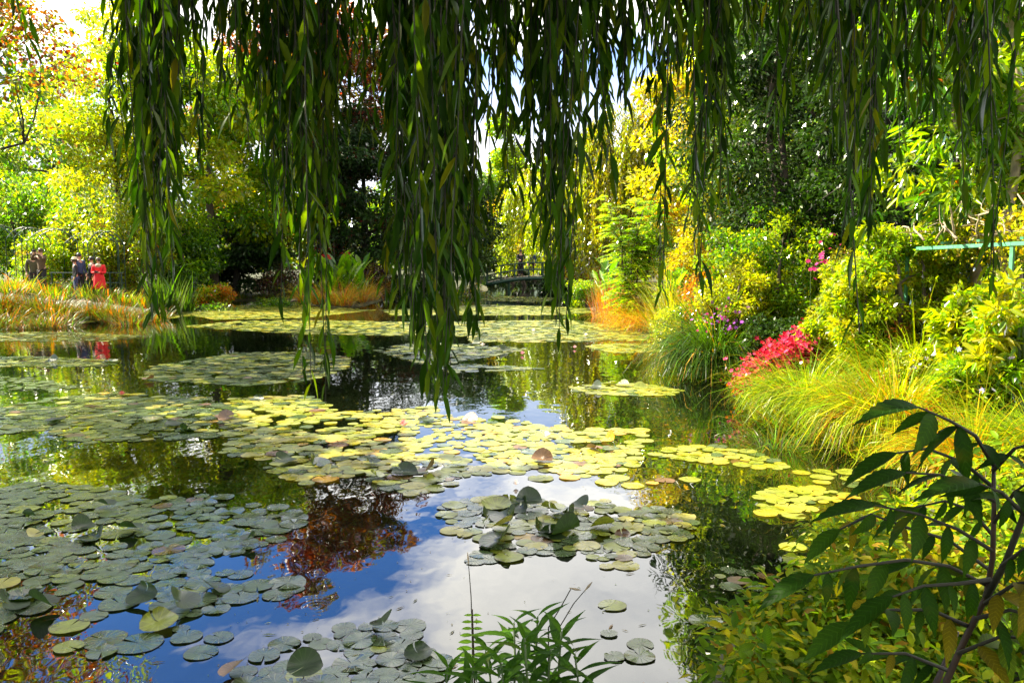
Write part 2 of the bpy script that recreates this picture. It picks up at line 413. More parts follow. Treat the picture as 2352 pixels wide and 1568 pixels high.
def pick_cols(r, pal, n, clump=None, mixing=.35, jit=.22):
    """per-leaf colours from a weighted palette; leaves of one clump mostly agree"""
    c = np.array([p[:3] for p in pal], float); w = np.array([p[3] for p in pal], float); w /= w.sum()
    k = r.choice(len(c), n, p=w)
    if clump is not None:
        kc = r.choice(len(c), clump.max()+1, p=w)[clump]
        k = np.where(r.random(n) < mixing, k, kc)
    out = c[k]*np.exp(r.normal(0, jit, (n, 1)))*np.exp(r.normal(0, .08, (n, 3)))
    return np.clip(out, .002, .9)
def lobe_radius(r, D, nl=9, amp=.28):
    L_ = rnd_dir(r, nl); a = r.uniform(-amp, amp*1.2, nl)
    return 1+((np.clip(D@L_.T, 0, 1)**4)*a).sum(1)
def curve(p0, p1, r, bend=.12, n=6, sag=0.0):
    p0, p1 = np.array(p0, float), np.array(p1, float); d = np.linalg.norm(p1-p0)
    o = rnd_dir(r, 1)[0]*d*bend; t = np.linspace(0, 1, n)[:, None]
    return p0+(p1-p0)*t+o*np.sin(t*math.pi)-np.array((0, 0, 1))*sag*d*np.sin(t*math.pi) + r.normal(0, d*.012, (n, 3))*np.sin(t*math.pi)
def tree(name, label, cat, base, height, cen, rad, nclump, nleaf, leaf, pal, seed, trunk_r=.18, mat='leaf', bark='bark', group=None,
         clump_r=.26, flat=.65, hang=.35, nlimb=7, shell=.45, detail=1, stems=1, wid=.5, amp=.28, top_pal=None, top_at=.15, lean=None, mixing=.35, spread=.25):
    """trunk(s) with limbs, twigs and a crown of clumped leaves; cen = crown centre above the base, rad = crown radii"""
    r = np.random.default_rng(seed)
    if cat == 'tree': nleaf = int(nleaf*1.2); leaf *= 1.38; clump_r *= 1.12
    else: nleaf = int(nleaf*.8); leaf *= 1.12
    base = np.array((base[0], base[1], gz(base[0], base[1])-.05 if len(base) < 3 else base[2]), float)
    t = empty(name, base); tag(t, label, cat, group)
    cen = np.array(cen, float); rad = np.array(rad, float)
    D = rnd_dir(r, nclump); rr = (shell+(1-shell)*r.random(nclump))**.7
    C = cen+D*rad*(rr*lobe_radius(r, D, amp=amp))[:, None]
    C[:, 2] = np.maximum(C[:, 2], .15)
    cr_ = clump_r*rad.mean()*r.uniform(.6, 1.35, nclump)
    # wood
    roots = []; allpts = []
    for s in range(stems):
        a = 2*math.pi*s/max(stems, 1)+r.random()
        b0 = np.array((math.cos(a), math.sin(a), 0))*(spread if stems > 1 else 0)
        topp = cen+np.array((0, 0, rad[2]*.45))+(np.array((math.cos(a), math.sin(a), 0))*rad[0]*.55 if stems > 1 else 0)
        if lean is not None: b0 = b0+np.array(lean)*0
        tp = curve(b0, topp, r, .05, 8)
        MB().tube(tp, np.linspace(trunk_r*1.15, trunk_r*.28, 8), 8).build('trunk' if stems == 1 else 'stem', M[bark], t, True)
        roots.append(tp); allpts.append(tp[2:])
    order = np.argsort(-cr_)[:nlimb]
    for i in order:
        tp = roots[i % len(roots)]
        zt = np.clip(C[i][2]-.35*np.linalg.norm(C[i][:2]-tp[-1][:2]), tp[1][2], tp[-1][2])
        k = int(np.argmin(abs(tp[:, 2]-zt)))
        lp = curve(tp[k], C[i], r, .10, 6)
        MB().tube(lp, np.linspace(trunk_r*.42, trunk_r*.10, 6), 6).build('limb', M[bark], t, True)
        allpts.append(lp)
    ap = np.concatenate(allpts); mb = MB()
    for i in range(nclump):
        k = int(np.argmin(np.linalg.norm(ap-C[i], axis=1)))
        if np.linalg.norm(ap[k]-C[i]) < .05: continue
        mb.tube(curve(ap[k], C[i], r, .08, 4), np.linspace(trunk_r*.12, trunk_r*.04, 4), 4)
    if mb.v: mb.build('twigs', M[bark], t)['kind'] = 'stuff'
    # leaves
    wgt = cr_**2; ci = r.choice(nclump, nleaf, p=wgt/wgt.sum())
    d = rnd_dir(r, nleaf)*(r.random((nleaf, 1))**.42)*cr_[ci][:, None]*np.array((1, 1, flat))
    P = C[ci]+d; P[:, 2] = np.maximum(P[:, 2], .04)
    A = unit(d)*.8+rnd_dir(r, nleaf)*.8+np.array((0, 0, -hang))
    Nn = np.array((0, 0, 1))+rnd_dir(r, nleaf)*.9
    Lr = leaf*r.uniform(.65, 1.35, nleaf)
    col = pick_cols(r, pal, nleaf, ci, mixing)
    if top_pal is not None:
        hi = (C[ci][:, 2]-cen[2])/rad[2]+r.normal(0, .35, nleaf)
        c2 = pick_cols(r, top_pal, nleaf, ci, mixing); col = np.where((hi > top_at)[:, None], c2, col)
    leaves('crown' if cat == 'tree' else 'foliage', P, A, Nn, Lr, Lr*wid, col, mat, t, detail)
    return t, C, cr_
def weeping(name, label, base, height, rx, ry, nstr, zlow, leaf, pal, seed, trunk_r=.3, step=.11, group=None):
    """a weeping willow: domed limbs with curtains of hanging strands"""
    r = np.random.default_rng(seed)
    base = np.array((base[0], base[1], gz(base[0], base[1])-.05), float)
    t = empty(name, base); tag(t, label, 'tree', group)
    tp = curve((0, 0, 0), (r.normal(0, .3), r.normal(0, .3), height*.62), r, .04, 8)
    MB().tube(tp, np.linspace(trunk_r, trunk_r*.5, 8), 9).build('trunk', M['bark'], t, True)
    nl = 11; tips = []
    for i in range(nl):
        a = 2*math.pi*i/nl+r.normal(0, .15); q = r.uniform(.5, .95)
        e = np.array((math.cos(a)*rx*q, math.sin(a)*ry*q, height*(1-.28*q*q)))
        lp = curve(tp[-1-r.integers(0, 3)], e, r, .05, 7, sag=-.12); tips.append(lp)
        MB().tube(lp, np.linspace(trunk_r*.4, .02, 7), 6).build('limb', M['bark'], t, True)
    Ps = []; As = []; Cs = []; smb = MB()
    ncl = max(10, nstr//14); ca = r.uniform(0, 2*math.pi, ncl); cq = np.sqrt(r.uniform(.05, 1, ncl))
    for i in range(nstr):
        k = i % ncl
        x = math.cos(ca[k])*cq[k]*rx+r.normal(0, .30); y = math.sin(ca[k])*cq[k]*ry+r.normal(0, .30)
        q2 = (x/rx)**2+(y/ry)**2
        z0 = height*(1-.30*min(q2, 1.3))+r.normal(0, .18)
        z1 = zlow+r.uniform(0, 1)**1.6*(z0-zlow)*.8*(1.15-min(q2, 1)*.5)
        n = max(5, int((z0-z1)/step)); tt = np.linspace(0, 1, n)
        out = np.array((x, y))/max(math.hypot(x, y), .3)
        off = .35*(1-np.exp(-tt*4))
        p = np.stack([x+out[0]*off+.05*np.sin(tt*5+i), y+out[1]*off+.05*np.cos(tt*4+i), z0+(z1-z0)*tt], 1)
        p = np.repeat(p, 2, 0)+r.normal(0, .035, (2*n, 3)); Ps.append(p)
        As.append(np.array((0, 0, -1.0))+r.normal(0, .38, (2*n, 3)))
        Cs.append(np.full(2*n, k))
        if i % 3 == 0: smb.tube(np.stack([p[0], p[len(p)//2], p[-1]]), (.008, .006, .003), 3)
    P = np.concatenate(Ps); A = np.concatenate(As); ci = np.concatenate(Cs); n = len(P)
    Lr = leaf*r.uniform(.7, 1.3, n)
    leaves('crown', P, A, rnd_dir(r, n)+np.array((0, -.4, 0)), Lr, Lr*.24, pick_cols(r, pal, n, ci), 'leaf', t)
    smb.build('twigs', M['twig'], t)['kind'] = 'stuff'
    return t
def tussock(name, label, base, nb, length, rad, pal, seed, spread=.9, wid=.008, cat='grass', group=None, up=1.0, lean=(0, 0), seg=4, root=.18, name_part='blades'):
    """a clump of arching grass blades"""
    r = np.random.default_rng(seed)
    base = np.array((base[0], base[1], max(gz(base[0], base[1]), -.1)-.02) if len(base) < 3 else base, float)
    t = empty(name, base); tag(t, label, cat, group)
    nb = int(nb*.62); wid = wid*1.55
    a = r.uniform(0, 2*math.pi, nb); q = np.sqrt(r.random(nb))
    root_ = np.stack([np.cos(a)*q*root, np.sin(a)*q*root, np.zeros(nb)], 1)
    a2 = a+r.normal(0, .5, nb)
    Ln = length*r.uniform(.45, 1.25, nb)*(1+.18*np.sin(a*3+seed)+.12*np.sin(a*7+2*seed)); th0 = R(86)-q*spread*r.uniform(.4, 1.0, nb)     # start elevation
    bend = r.uniform(.45, 1.75, nb)*spread*1.35/up; bend = np.where(r.random(nb) < .08, bend*.35, bend)
    h = np.stack([np.cos(a2), np.sin(a2), np.zeros(nb)], 1)+np.array((lean[0], lean[1], 0))
    S = unit(np.cross(h, np.array((0, 0, 1.0)))+r.normal(0, .3, (nb, 3)))
    pts = [root_]; p = root_; ds = Ln/seg; wob = r.normal(0, .16, nb)
    for k in range(seg):
        th = th0-bend*((k+.5)/seg)**1.3*1.6
        th = np.maximum(th, -1.45)
        p = p+(h*np.cos(th+wob*k*.4)[:, None]*1.0*(rad/length)**.0+np.array((0, 0, 1.0))*np.sin(th)[:, None])*ds[:, None]
        p = p.copy(); p[:, 2] = np.maximum(p[:, 2], .015-base[2]*.9 if base[2] > 0 else .02)
        pts.append(p)
    wv = wid*r.uniform(.6, 1.4, nb)
    prof = [1.0, 1.0, .95, .8, .5, .06] if seg == 5 else list(np.linspace(1, .06, seg+1))
    V = np.stack([q_ for k in range(seg+1) for q_ in (pts[k]-S*(wv*prof[k]*.5)[:, None], pts[k]+S*(wv*prof[k]*.5)[:, None])], 1)
    nv = 2*(seg+1); F = np.concatenate([np.arange(nb)[:, None]*nv+np.array([2*k, 2*k+1, 2*k+3, 2*k+2])[None] for k in range(seg)], 0)
    col = np.repeat(pick_cols(r, pal, nb, jit=.34), nv, axis=0)
    o = link(bpy.data.objects.new(name_part, np_mesh(name_part, V.reshape(-1, 3), F, M['grass_blade'], col)), t); o['kind'] = 'stuff'
    return t
def blossoms(name, parent, P, size, pal, seed, petals=5, mat='petal', cup=.35, facing=(-.2, -.6, .8)):
    """many small flower heads, each of several petals"""
    r = np.random.default_rng(seed); n = len(P)
    ax = unit(np.array(facing)+rnd_dir(r, n)*.6); S = unit(np.cross(ax, rnd_dir(r, n))); T = np.cross(ax, S)
    sz = size*r.uniform(.7, 1.3, n); Pp = []; A = []; Nn = []; Lr = []; cc = pick_cols(r, pal, n, None, jit=.15); C = []
    for k in range(petals):
        w = 2*math.pi*k/petals
        d = S*math.cos(w)+T*math.sin(w)+ax*cup
        Pp.append(P); A.append(d); Nn.append(ax+rnd_dir(r, n)*.1); Lr.append(sz); C.append(cc)
    Lr = np.concatenate(Lr)
    o = leaves(name, np.concatenate(Pp), np.concatenate(A), np.concatenate(Nn), Lr, Lr*.75, np.concatenate(C), mat, parent)
    return o
def broad_leaf(nseg=5, length=1.0, width=.4, curl=.25, fold=.12, teeth=0.0, tipw=.02, wshape=(.0, .62, 1.0, .92, .58, .03), twist=0.0):
    """verts/faces of one leaf along +X, midrib folded, tip drooping"""
    v = []; f = []; n = len(wshape)
    for i, w in enumerate(wshape):
        t = i/(n-1); x = length*t; z = -curl*length*t*t; ww = width*.5*w
        tw = twist*t; cs_, sn_ = math.cos(tw), math.sin(tw)
        z2 = fold*ww
        tt = teeth*length*.04*(1 if i % 2 else -1)
        v += [(x+tt, ww*cs_, z+z2+ww*sn_), (x, 0, z), (x+tt, -ww*cs_, z+z2-ww*sn_)]
    for i in range(n-1):
        a = i*3; f += [(a, a+1, a+4, a+3), (a+1, a+2, a+5, a+4)]
    return v, f
def leaf_mesh(name, col, mat, **kw):
    v, f = broad_leaf(**kw)
    me = bpy.data.meshes.new(name); me.from_pydata(v, [], f); me.materials.append(M[mat])
    me.polygons.foreach_set('use_smooth', [True]*len(me.polygons))
    uvs = np.array([(i/(len(v)/3-1), s_) for i in range(len(v)//3) for s_ in (1., 0., -1.)]); ul_ = me.uv_layers.new(name='UVMap'); li_ = np.zeros(len(me.loops), np.int32); me.loops.foreach_get('vertex_index', li_)
    ul_.data.foreach_set('uv', uvs[li_].astype(np.float32).ravel())
    c = np.tile(np.array(col), (len(v), 1)); c[1::3] *= 1.25
    set_col(me, np.clip(c, 0, 1)); me.update()
    return me
def orient(axis_, nrm, roll=0.0):
    x = Vector(axis_).normalized(); z = Vector(nrm); y = z.cross(x)
    if y.length < 1e-4: y = Vector((0, 1, 0)).cross(x)
    y.normalize(); z = x.cross(y)
    return Matrix((x, y, z)).transposed()
def place_leaf(me, parent, p, axis_, nrm, s, name='leaf'):
    o = bpy.data.objects.new(name, me); link(o, parent)
    m3 = orient(axis_, nrm).to_4x4()
    o.matrix_basis = Matrix.Translation(Vector(p)) @ m3 @ Matrix.Diagonal((s, s, s, 1))
    return o
# ------------------------------------------------------------------ trees round the pond
YEL = (.29, .28, .003); LIME = (.145, .255, .003); YGR = (.19, .245, .003); GRN = (.050, .125, .004); MID = (.035, .075, .004)
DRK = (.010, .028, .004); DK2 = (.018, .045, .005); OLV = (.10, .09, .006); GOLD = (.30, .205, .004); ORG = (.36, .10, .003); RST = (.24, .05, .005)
RED = (.30, .012, .006); DRD = (.085, .010, .007); TAN = (.32, .19, .03); GRY = (.08, .11, .035)
def pal(*a): return [(*c, w) for c, w in a]
def bx(px, Y): p = at(px, 640, Y); return (p[0], p[1])

tree('maple_tree', 'tall maple turning red at the top, airy branches over the water beside the sedge bank', 'tree', (-17.6, 21.3), 18, (1.6, .9, 9.6), (5.8, 5.6, 7.2), 150, 24000, .10,
     pal((YGR, .5), (LIME, .3), (GRN, .2), (YEL, .2)), 11, .30, bark='bark_dark', clump_r=.15, flat=.5, nlimb=16, shell=.35, wid=.75, detail=2, top_pal=pal((RST, .3), (DRD, .3), ((.28, .10, .004), .25), (YGR, .45), (YEL, .2)), top_at=-.3)
tree('plane_tree', 'large shady plane tree on the west bank casting shade over the wide lily raft', 'tree', (-12.6, 9.0), 12, (.9, .2, 8.2), (3.7, 3.8, 3.3), 110, 16000, .2,
     pal((GRN, .5), (YGR, .4), (MID, .3)), 10, .32, clump_r=.24, nlimb=10, wid=.8)
tree('birch_tree', 'slender pale yellow tree with dark bare limbs showing against the sky', 'tree', bx(262, 40), 14, (0, 0, 8.6), (3.1, 3.0, 5.2), 70, 13000, .16,
     pal((YEL, .5), (YGR, .4), (LIME, .2)), 12, .17, bark='bark_dark', clump_r=.2, nlimb=12, shell=.3)
tree('birch_tree', 'airy pale yellow tree behind the rose arches under the maple boughs', 'tree', bx(130, 46), 13, (0, 0, 7.0), (4.0, 3.2, 5.0), 80, 14000, .16,
     pal((YEL, .3), (YGR, .4), (LIME, .4), (GRN, .2)), 9, .17, bark='bark_dark', clump_r=.2, nlimb=10, shell=.3)
tree('ash_tree', 'broad yellow-green tree behind the bamboo and the rose arches', 'tree', bx(490, 42), 14.5, (0, 0, 7.8), (4.2, 3.4, 6.4), 95, 22000, .20,
     pal((YGR, .4), (LIME, .4), (YEL, .25), (GRN, .15)), 13, .24, clump_r=.22, nlimb=9)
tree('hornbeam_tree', 'olive and orange tinged tree between the yellow-green ash and the copper beech', 'tree', bx(640, 48), 13, (0, 0, 6.8), (3.4, 3.0, 5.6), 80, 18000, .19,
     pal((OLV, .4), (YGR, .3), (ORG, .12), (GRN, .2)), 14, .22, clump_r=.24)
tree('copper_beech', 'tall copper beech with dark red and rust brown leaves', 'tree', bx(735, 48), 19, (0, 0, 11.0), (4.3, 4.0, 5.6), 110, 26000, .19,
     pal((DRD, .5), ((.12, .035, .008), .4), (OLV, .35), (ORG, .08)), 15, .32, bark='bark_dark', clump_r=.19, flat=.55, nlimb=12, shell=.35)
tree('yew_tree', 'low dark yew with layered boughs behind the orange fern', 'tree', bx(540, 43), 6, (0, 0, 2.4), (3.1, 2.4, 2.2), 50, 15000, .15,
     pal((DRK, .7), (DK2, .4)), 16, .2, 'leaf_dark', 'bark_dark', flat=.3, clump_r=.3, shell=.3)
tree('spruce_tree', 'very dark conifer standing below the copper beech', 'tree', bx(835, 46), 12, (0, 0, 5.2), (3.6, 3.0, 5.4), 90, 26000, .16,
     pal((DRK, .8), (DK2, .3), (DRD, .06)), 17, .26, 'leaf_dark', 'bark_dark', flat=.35, clump_r=.26, shell=.25)
tree('holm_oak', 'dark green rounded tree beside the footbridge', 'tree', bx(1030, 54), 8, (0, 0, 4.0), (3.2, 2.8, 3.6), 60, 16000, .17,
     pal((DK2, .5), (MID, .4), (DRK, .3)), 18, .2, 'leaf_dark', 'bark_dark', clump_r=.28)
for i, (px, Y, h_, rx, lab, p_, sd) in enumerate((
        (1165, 86, 17.5, 2.0, 'tall narrow poplar, tallest of the yellow trees beyond the footbridge', pal((YGR, .6), (LIME, .4)), 21),
        (1245, 78, 12.5, 4.2, 'rounded golden tree standing beyond the footbridge next to the poplar', pal((YEL, .6), (GOLD, .3), (YGR, .3)), 22),
        (1345, 82, 13.0, 4.6, 'wide lime-yellow tree beyond the footbridge behind the golden willow', pal((LIME, .5), (YEL, .4)), 23),
        (1085, 84, 10.5, 4.0, 'yellow-green tree seen past the dark holm oak beyond the bridge', pal((YGR, .6), (GRN, .3)), 24),
        (960, 80, 9.0, 5.0, 'mid green tree deep behind the dark conifer', pal((GRN, .6), (YGR, .3)), 25))):
    tree('garden_tree', lab, 'tree', bx(px, Y), h_, (0, 0, h_*.55), (rx, rx*.8, h_*.44), 55, 11000, .30, p_, sd, .2, clump_r=.26, group='trees beyond the bridge')
weeping('weeping_willow', 'weeping willow trailing pale strands over the green footbridge', bx(1325, 57.5), 8.6, 5.4, 4.4, 900, 1.1, .30, pal((YGR, .6), ((.13, .15, .006), .4), (YEL, .15)), 31, step=.17)
weeping('weeping_willow', 'golden olive weeping willow behind the lime locust tree', bx(1448, 43), 9.9, 3.5, 3.0, 700, .9, .24, pal(((.14, .15, .006), .6), ((.22, .19, .005), .35), (YGR, .3)), 32, step=.14)
tree('garden_tree', 'orange-gold tree between the golden willow and the dark camellia', 'tree', bx(1625, 33), 9.8, (0, 0, 5.0), (2.5, 2.3, 4.3), 70, 16000, .15, pal((GOLD, .45), (YEL, .6), (YGR, .2)), 26, .18, clump_r=.25)
tree('linden_tree', 'tall lime-yellow linden rising above the dark camellia', 'tree', bx(1800, 24), 14, (0, 0, 8.2), (3.1, 2.8, 5.2), 95, 20000, .13, pal((LIME, .5), (YGR, .4), (YEL, .2)), 27, .22, bark='bark_dark', clump_r=.2, shell=.35)
tree('camellia_tree', 'dark glossy camellia tree with several bare stems above the flower bed', 'tree', bx(1835, 17), 9.4, (0, .3, 4.7), (2.0, 1.9, 4.2), 120, 36000, .075,
     pal((DK2, .5), (MID, .35), (GRN, .25), (DRK, .25)), 28, .10, 'leaf_dark', 'bark', clump_r=.2, nlimb=10, stems=5, shell=.35, flat=.6)
tree('camellia_tree', 'second dark camellia tree behind the vine arbour', 'tree', bx(2110, 14.5), 8, (0, 0, 3.9), (2.0, 1.7, 3.6), 110, 30000, .075,
     pal((DK2, .5), (DRK, .4), (GRN, .2)), 29, .10, 'leaf_dark', 'bark_dark', clump_r=.22, nlimb=8, stems=4, shell=.35, flat=.6)
t, C, cr_ = tree('laurel_tree', 'tall bright green laurel with long narrow leaves above the mint arbour', 'tree', (6.0, 9.9), 7, (0, .2, 5.0), (1.45, 1.3, 2.6), 120, 15000, .14,
     pal((LIME, .45), (GRN, .45), (YGR, .3), (ORG, .015)), 30, .07, bark='bark_pale', clump_r=.22, nlimb=10, stems=4, wid=.27, detail=2, hang=.5, shell=.3)

tree('holly_tree', 'dark green broad tree rising behind both camellias', 'tree', bx(1985, 20.5), 12, (0, 0, 6.6), (3.0, 2.6, 5.6), 90, 20000, .12,
     pal((MID, .5), (GRN, .3), (DK2, .4)), 33, .2, 'leaf_dark', 'bark_dark', clump_r=.24)
tree('garden_tree', 'bright green tree filling the gap between the holly and the laurel', 'tree', bx(2235, 16.5), 11, (0, 0, 6.0), (2.5, 2.2, 5.2), 80, 17000, .12,
     pal((GRN, .5), (LIME, .4), (YGR, .3)), 34, .18, clump_r=.24)
tree('garden_tree', 'yellow-green tree behind the linden next to the orange-gold tree', 'tree', bx(1700, 36), 13, (0, 0, 7.0), (3.6, 3.0, 5.8), 80, 17000, .18,
     pal((YGR, .5), (LIME, .3), (YEL, .3)), 35, .2, clump_r=.24)
# a lime honey-locust of feathery compound leaves
def locust(name, label, base, h, n, seed):
    r = np.random.default_rng(seed)
    b = np.array((base[0], base[1], gz(*base)-.05)); t = empty(name, b); tag(t, label, 'tree')
    P = []; A = []; Nn = []; C = []
    for s in range(6):
        a = s*1.05+r.random(); e = np.array((math.cos(a)*1.25*r.uniform(.5, 1), math.sin(a)*.9*r.uniform(.4, 1), h*r.uniform(.75, 1.02)))
        st = curve((r.normal(0, .06), r.normal(0, .06), 0), e, r, .08, 8)
        MB().tube(st, np.linspace(.035, .008, 8), 6).build('stem', M['bark'], t, True)
        for j in range(n):
            k = r.uniform(.12, 1.0)*7; i0 = int(min(k, 6)); p0 = st[i0]+(st[i0+1]-st[i0])*(k-i0)
            a2 = r.uniform(0, 2*math.pi); ln = r.uniform(.4, .85)*(1.25-.6*k/7)
            d = np.array((math.cos(a2), math.sin(a2), .42)); q = np.linspace(0, 1, 15)
            rc_ = p0+d*ln*q[:, None]+np.array((0, 0, -.45*ln))*(q**2)[:, None]
            sd = np.cross(d, (0, 0, 1)); sd /= np.linalg.norm(sd)
            for s2 in (-1, 1):
                P.append(rc_[1:]); A.append(np.tile(sd*s2+d*.5+np.array((0, 0, -.25)), (14, 1))); Nn.append(np.tile((0, 0, 1.0), (14, 1))); C.append(np.full(14, s))
    P = np.concatenate(P); A = np.concatenate(A)+r.normal(0, .15, (len(P), 3)); Nn = np.concatenate(Nn)+r.normal(0, .3, (len(P), 3)); n_ = len(P)
    Lr = .13*r.uniform(.7, 1.2, n_)
    leaves('crown', P, A, Nn, Lr, Lr*.38, pick_cols(r, pal((LIME, .7), ((.20, .27, .006), .4), (GRN, .15)), n_, np.concatenate(C)), 'leaf', t)
locust('locust_tree', 'young locust tree with feathery lime leaves beside the orange grasses', bx(1462, 25), 4.5, 70, 41)

# ------------------------------------------------------------------ far bank shrubs
def shrub(name, label, px, py, Y, w, h_, nleaf, leaf, p_, seed, mat='leaf', group=None, wid=.5, cat='shrub', detail=1, stems=3, d=None, hang=.2, nclump=45, clump_r=.34, off=0, bark='bark', flat=.75):
    """px, py: a pixel of its middle; w, h_: width and height in metres"""
    b = at(px, py, Y)
    return tree(name, label, cat, (b[0], b[1]), h_, (0, 0, h_*.5), (w/2*.82, (d or w*.8)/2*.82, h_*.45), nclump, nleaf, leaf, p_, seed, .03+.012*w, mat, bark, group,
                clump_r, flat, hang, 5, .35, detail, stems, wid)
FB = 'shrubs along the far bank path'
for a in ((('hedge_shrub', 'mid green shrub beyond the rose arches under the maple', 60, 560, 40, 6.0, 5.0, 15000, .16, pal((GRN, .6), (LIME, .3), (YGR, .3)), 101)),
          (('dogwood_shrub', 'green dogwood with a red-leaved top behind the visitors', 195, 540, 38, 4.0, 4.6, 10000, .15, pal((GRN, .4), (YGR, .4), (RED, .08), (RST, .12)), 102)),
          (('climbing_rose', 'yellow-green rambler filling the arch behind the photographing man', 100, 610, 36, 3.4, 2.6, 9000, .11, pal((YGR, .6), (LIME, .3), (GOLD, .15)), 103)),
          (('climbing_rose', 'pale rambler rose on the arch behind the red dress', 240, 600, 36.5, 3.2, 3.0, 9000, .11, pal((YGR, .5), (LIME, .3), (OLV, .2), (RST, .05)), 104)),
          (('climbing_rose', 'rusty tinged rambler on the arch next to the bamboo', 330, 600, 36.0, 2.6, 3.2, 8000, .11, pal((YGR, .5), (OLV, .3), (RST, .12)), 105)),
          (('hedge_shrub', 'bright green shrub below the ash beside the yew', 430, 560, 39, 4.2, 4.4, 12000, .15, pal((LIME, .5), (GRN, .4)), 106)),
          (('hedge_shrub', 'shaded green shrub at the dark niche where a visitor bends down', 400, 625, 37.5, 2.2, 1.8, 5000, .12, pal((GRN, .6), (MID, .4)), 107)),
          (('fern_shrub', 'orange tipped feathery fern bush in front of the yew', 485, 592, 36, 2.0, 1.9, 6000, .12, pal((YGR, .4), (GOLD, .4), (ORG, .3)), 108)),
          (('mound_shrub', 'grey-green mounded bush at the edge of the water by the irises', 490, 645, 33.8, 2.6, 1.2, 6500, .09, pal((GRY, .5), (GRN, .4)), 109)),
          (('mound_shrub', 'yellowish mounded bush at the water below the yew', 560, 650, 35.5, 2.4, 1.2, 6500, .09, pal((YGR, .5), (GRN, .4), (GRY, .2)), 110)),
          (('mound_shrub', 'green leafy bush at the water between yew and canna lilies', 635, 652, 36.8, 2.2, 1.3, 6500, .09, pal((GRN, .6), (YGR, .3)), 111)),
          (('smoke_bush', 'dark purple smoke bush behind the canna lilies', 860, 610, 43, 2.8, 1.9, 6500, .11, pal(((.05, .018, .022), .6), (OLV, .3)), 112)),
          (('smoke_bush', 'small brown-purple bush below the yew boughs', 640, 590, 41, 2.4, 1.6, 5000, .11, pal(((.06, .025, .02), .6), (MID, .3)), 113)),
          (('hedge_shrub', 'red berried shrub in front of the dark conifer', 765, 520, 44.5, 2.2, 4.3, 6000, .12, pal((MID, .6), (RED, .18), (DRK, .3)), 114)),
          (('mound_shrub', 'olive mounded bush leaning over the water beside the footbridge', 1085, 630, 46, 3.0, 2.1, 8000, .11, pal((OLV, .5), (GRN, .4), (GOLD, .15)), 115)),
          (('mound_shrub', 'dark bush at the water under the conifer', 940, 640, 45, 4.0, 1.7, 8000, .12, pal((MID, .6), (DK2, .4)), 116)),
          (('berry_shrub', 'dark red berberis behind the footbridge railing', 1330, 612, 52, 3.4, 2.4, 6000, .13, pal((DRD, .6), (MID, .3)), 117)),
          (('hedge_shrub', 'dark laurel beside the footbridge below the trailing willow', 1280, 640, 50, 2.6, 1.5, 7000, .13, pal((DRK, .5), (DK2, .4)), 118)),
          (('mound_shrub', 'pale green bush at the water in front of the dark canna', 1340, 650, 36, 1.9, 1.5, 7000, .08, pal((YGR, .5), (GRN, .4), (LIME, .3)), 119)),
          (('hedge_shrub', 'golden leafed shrub behind the orange grasses', 1600, 560, 27, 2.6, 3.4, 9000, .10, pal((YEL, .5), (GOLD, .4), (ORG, .12)), 120)),
          (('hedge_shrub', 'deep green shrub between locust tree and orange-gold tree', 1560, 620, 23.5, 1.5, 1.7, 6000, .08, pal((LIME, .5), (GRN, .4)), 121))):
    shrub(*a)
shrub('hedge_shrub', 'long dark hedge closing the view behind the footbridge', 1215, 640, 69, 13.0, 4.2, 9000, .22, pal((DRK, .5), (DK2, .4), (MID, .3)), 122, 'leaf_dark', d=2.5, nclump=70, clump_r=.16)
# bamboo
r = np.random.default_rng(50)
b = bx(278, 36.6); bt = empty('bamboo_clump', (b[0], b[1], gz(*b))); tag(bt, 'bright yellow bamboo clump rising above the rose arches', 'bamboo')
P = []; A = []
for i in range(46):
    x, y = r.normal(0, .55), r.normal(0, .5); h_ = r.uniform(3.2, 5.6); e = np.array((x*1.9+r.normal(0, .3), y*1.8, h_))
    c = curve((x*.6, y*.6, 0), e, r, .05, 7)
    MB().tube(c, np.linspace(.02, .006, 7), 4).build('cane', M['stem_green'], bt)
    k = r.uniform(.2, 1, 230)*6; i0 = np.minimum(k.astype(int), 5); p = c[i0]+(c[i0+1]-c[i0])*(k-i0)[:, None]+r.normal(0, .17, (230, 3))
    P.append(p); A.append(unit(r.normal(size=(230, 3)))*.7+np.array((0, 0, -.45)))
P = np.concatenate(P); A = np.concatenate(A); n = len(P); Lr = .17*r.uniform(.7, 1.3, n)
leaves('foliage', P, A, rnd_dir(r, n)+np.array((0, 0, .6)), Lr, Lr*.28, pick_cols(r, pal(((.26, .27, .005), .6), (LIME, .3)), n), 'leaf', bt)

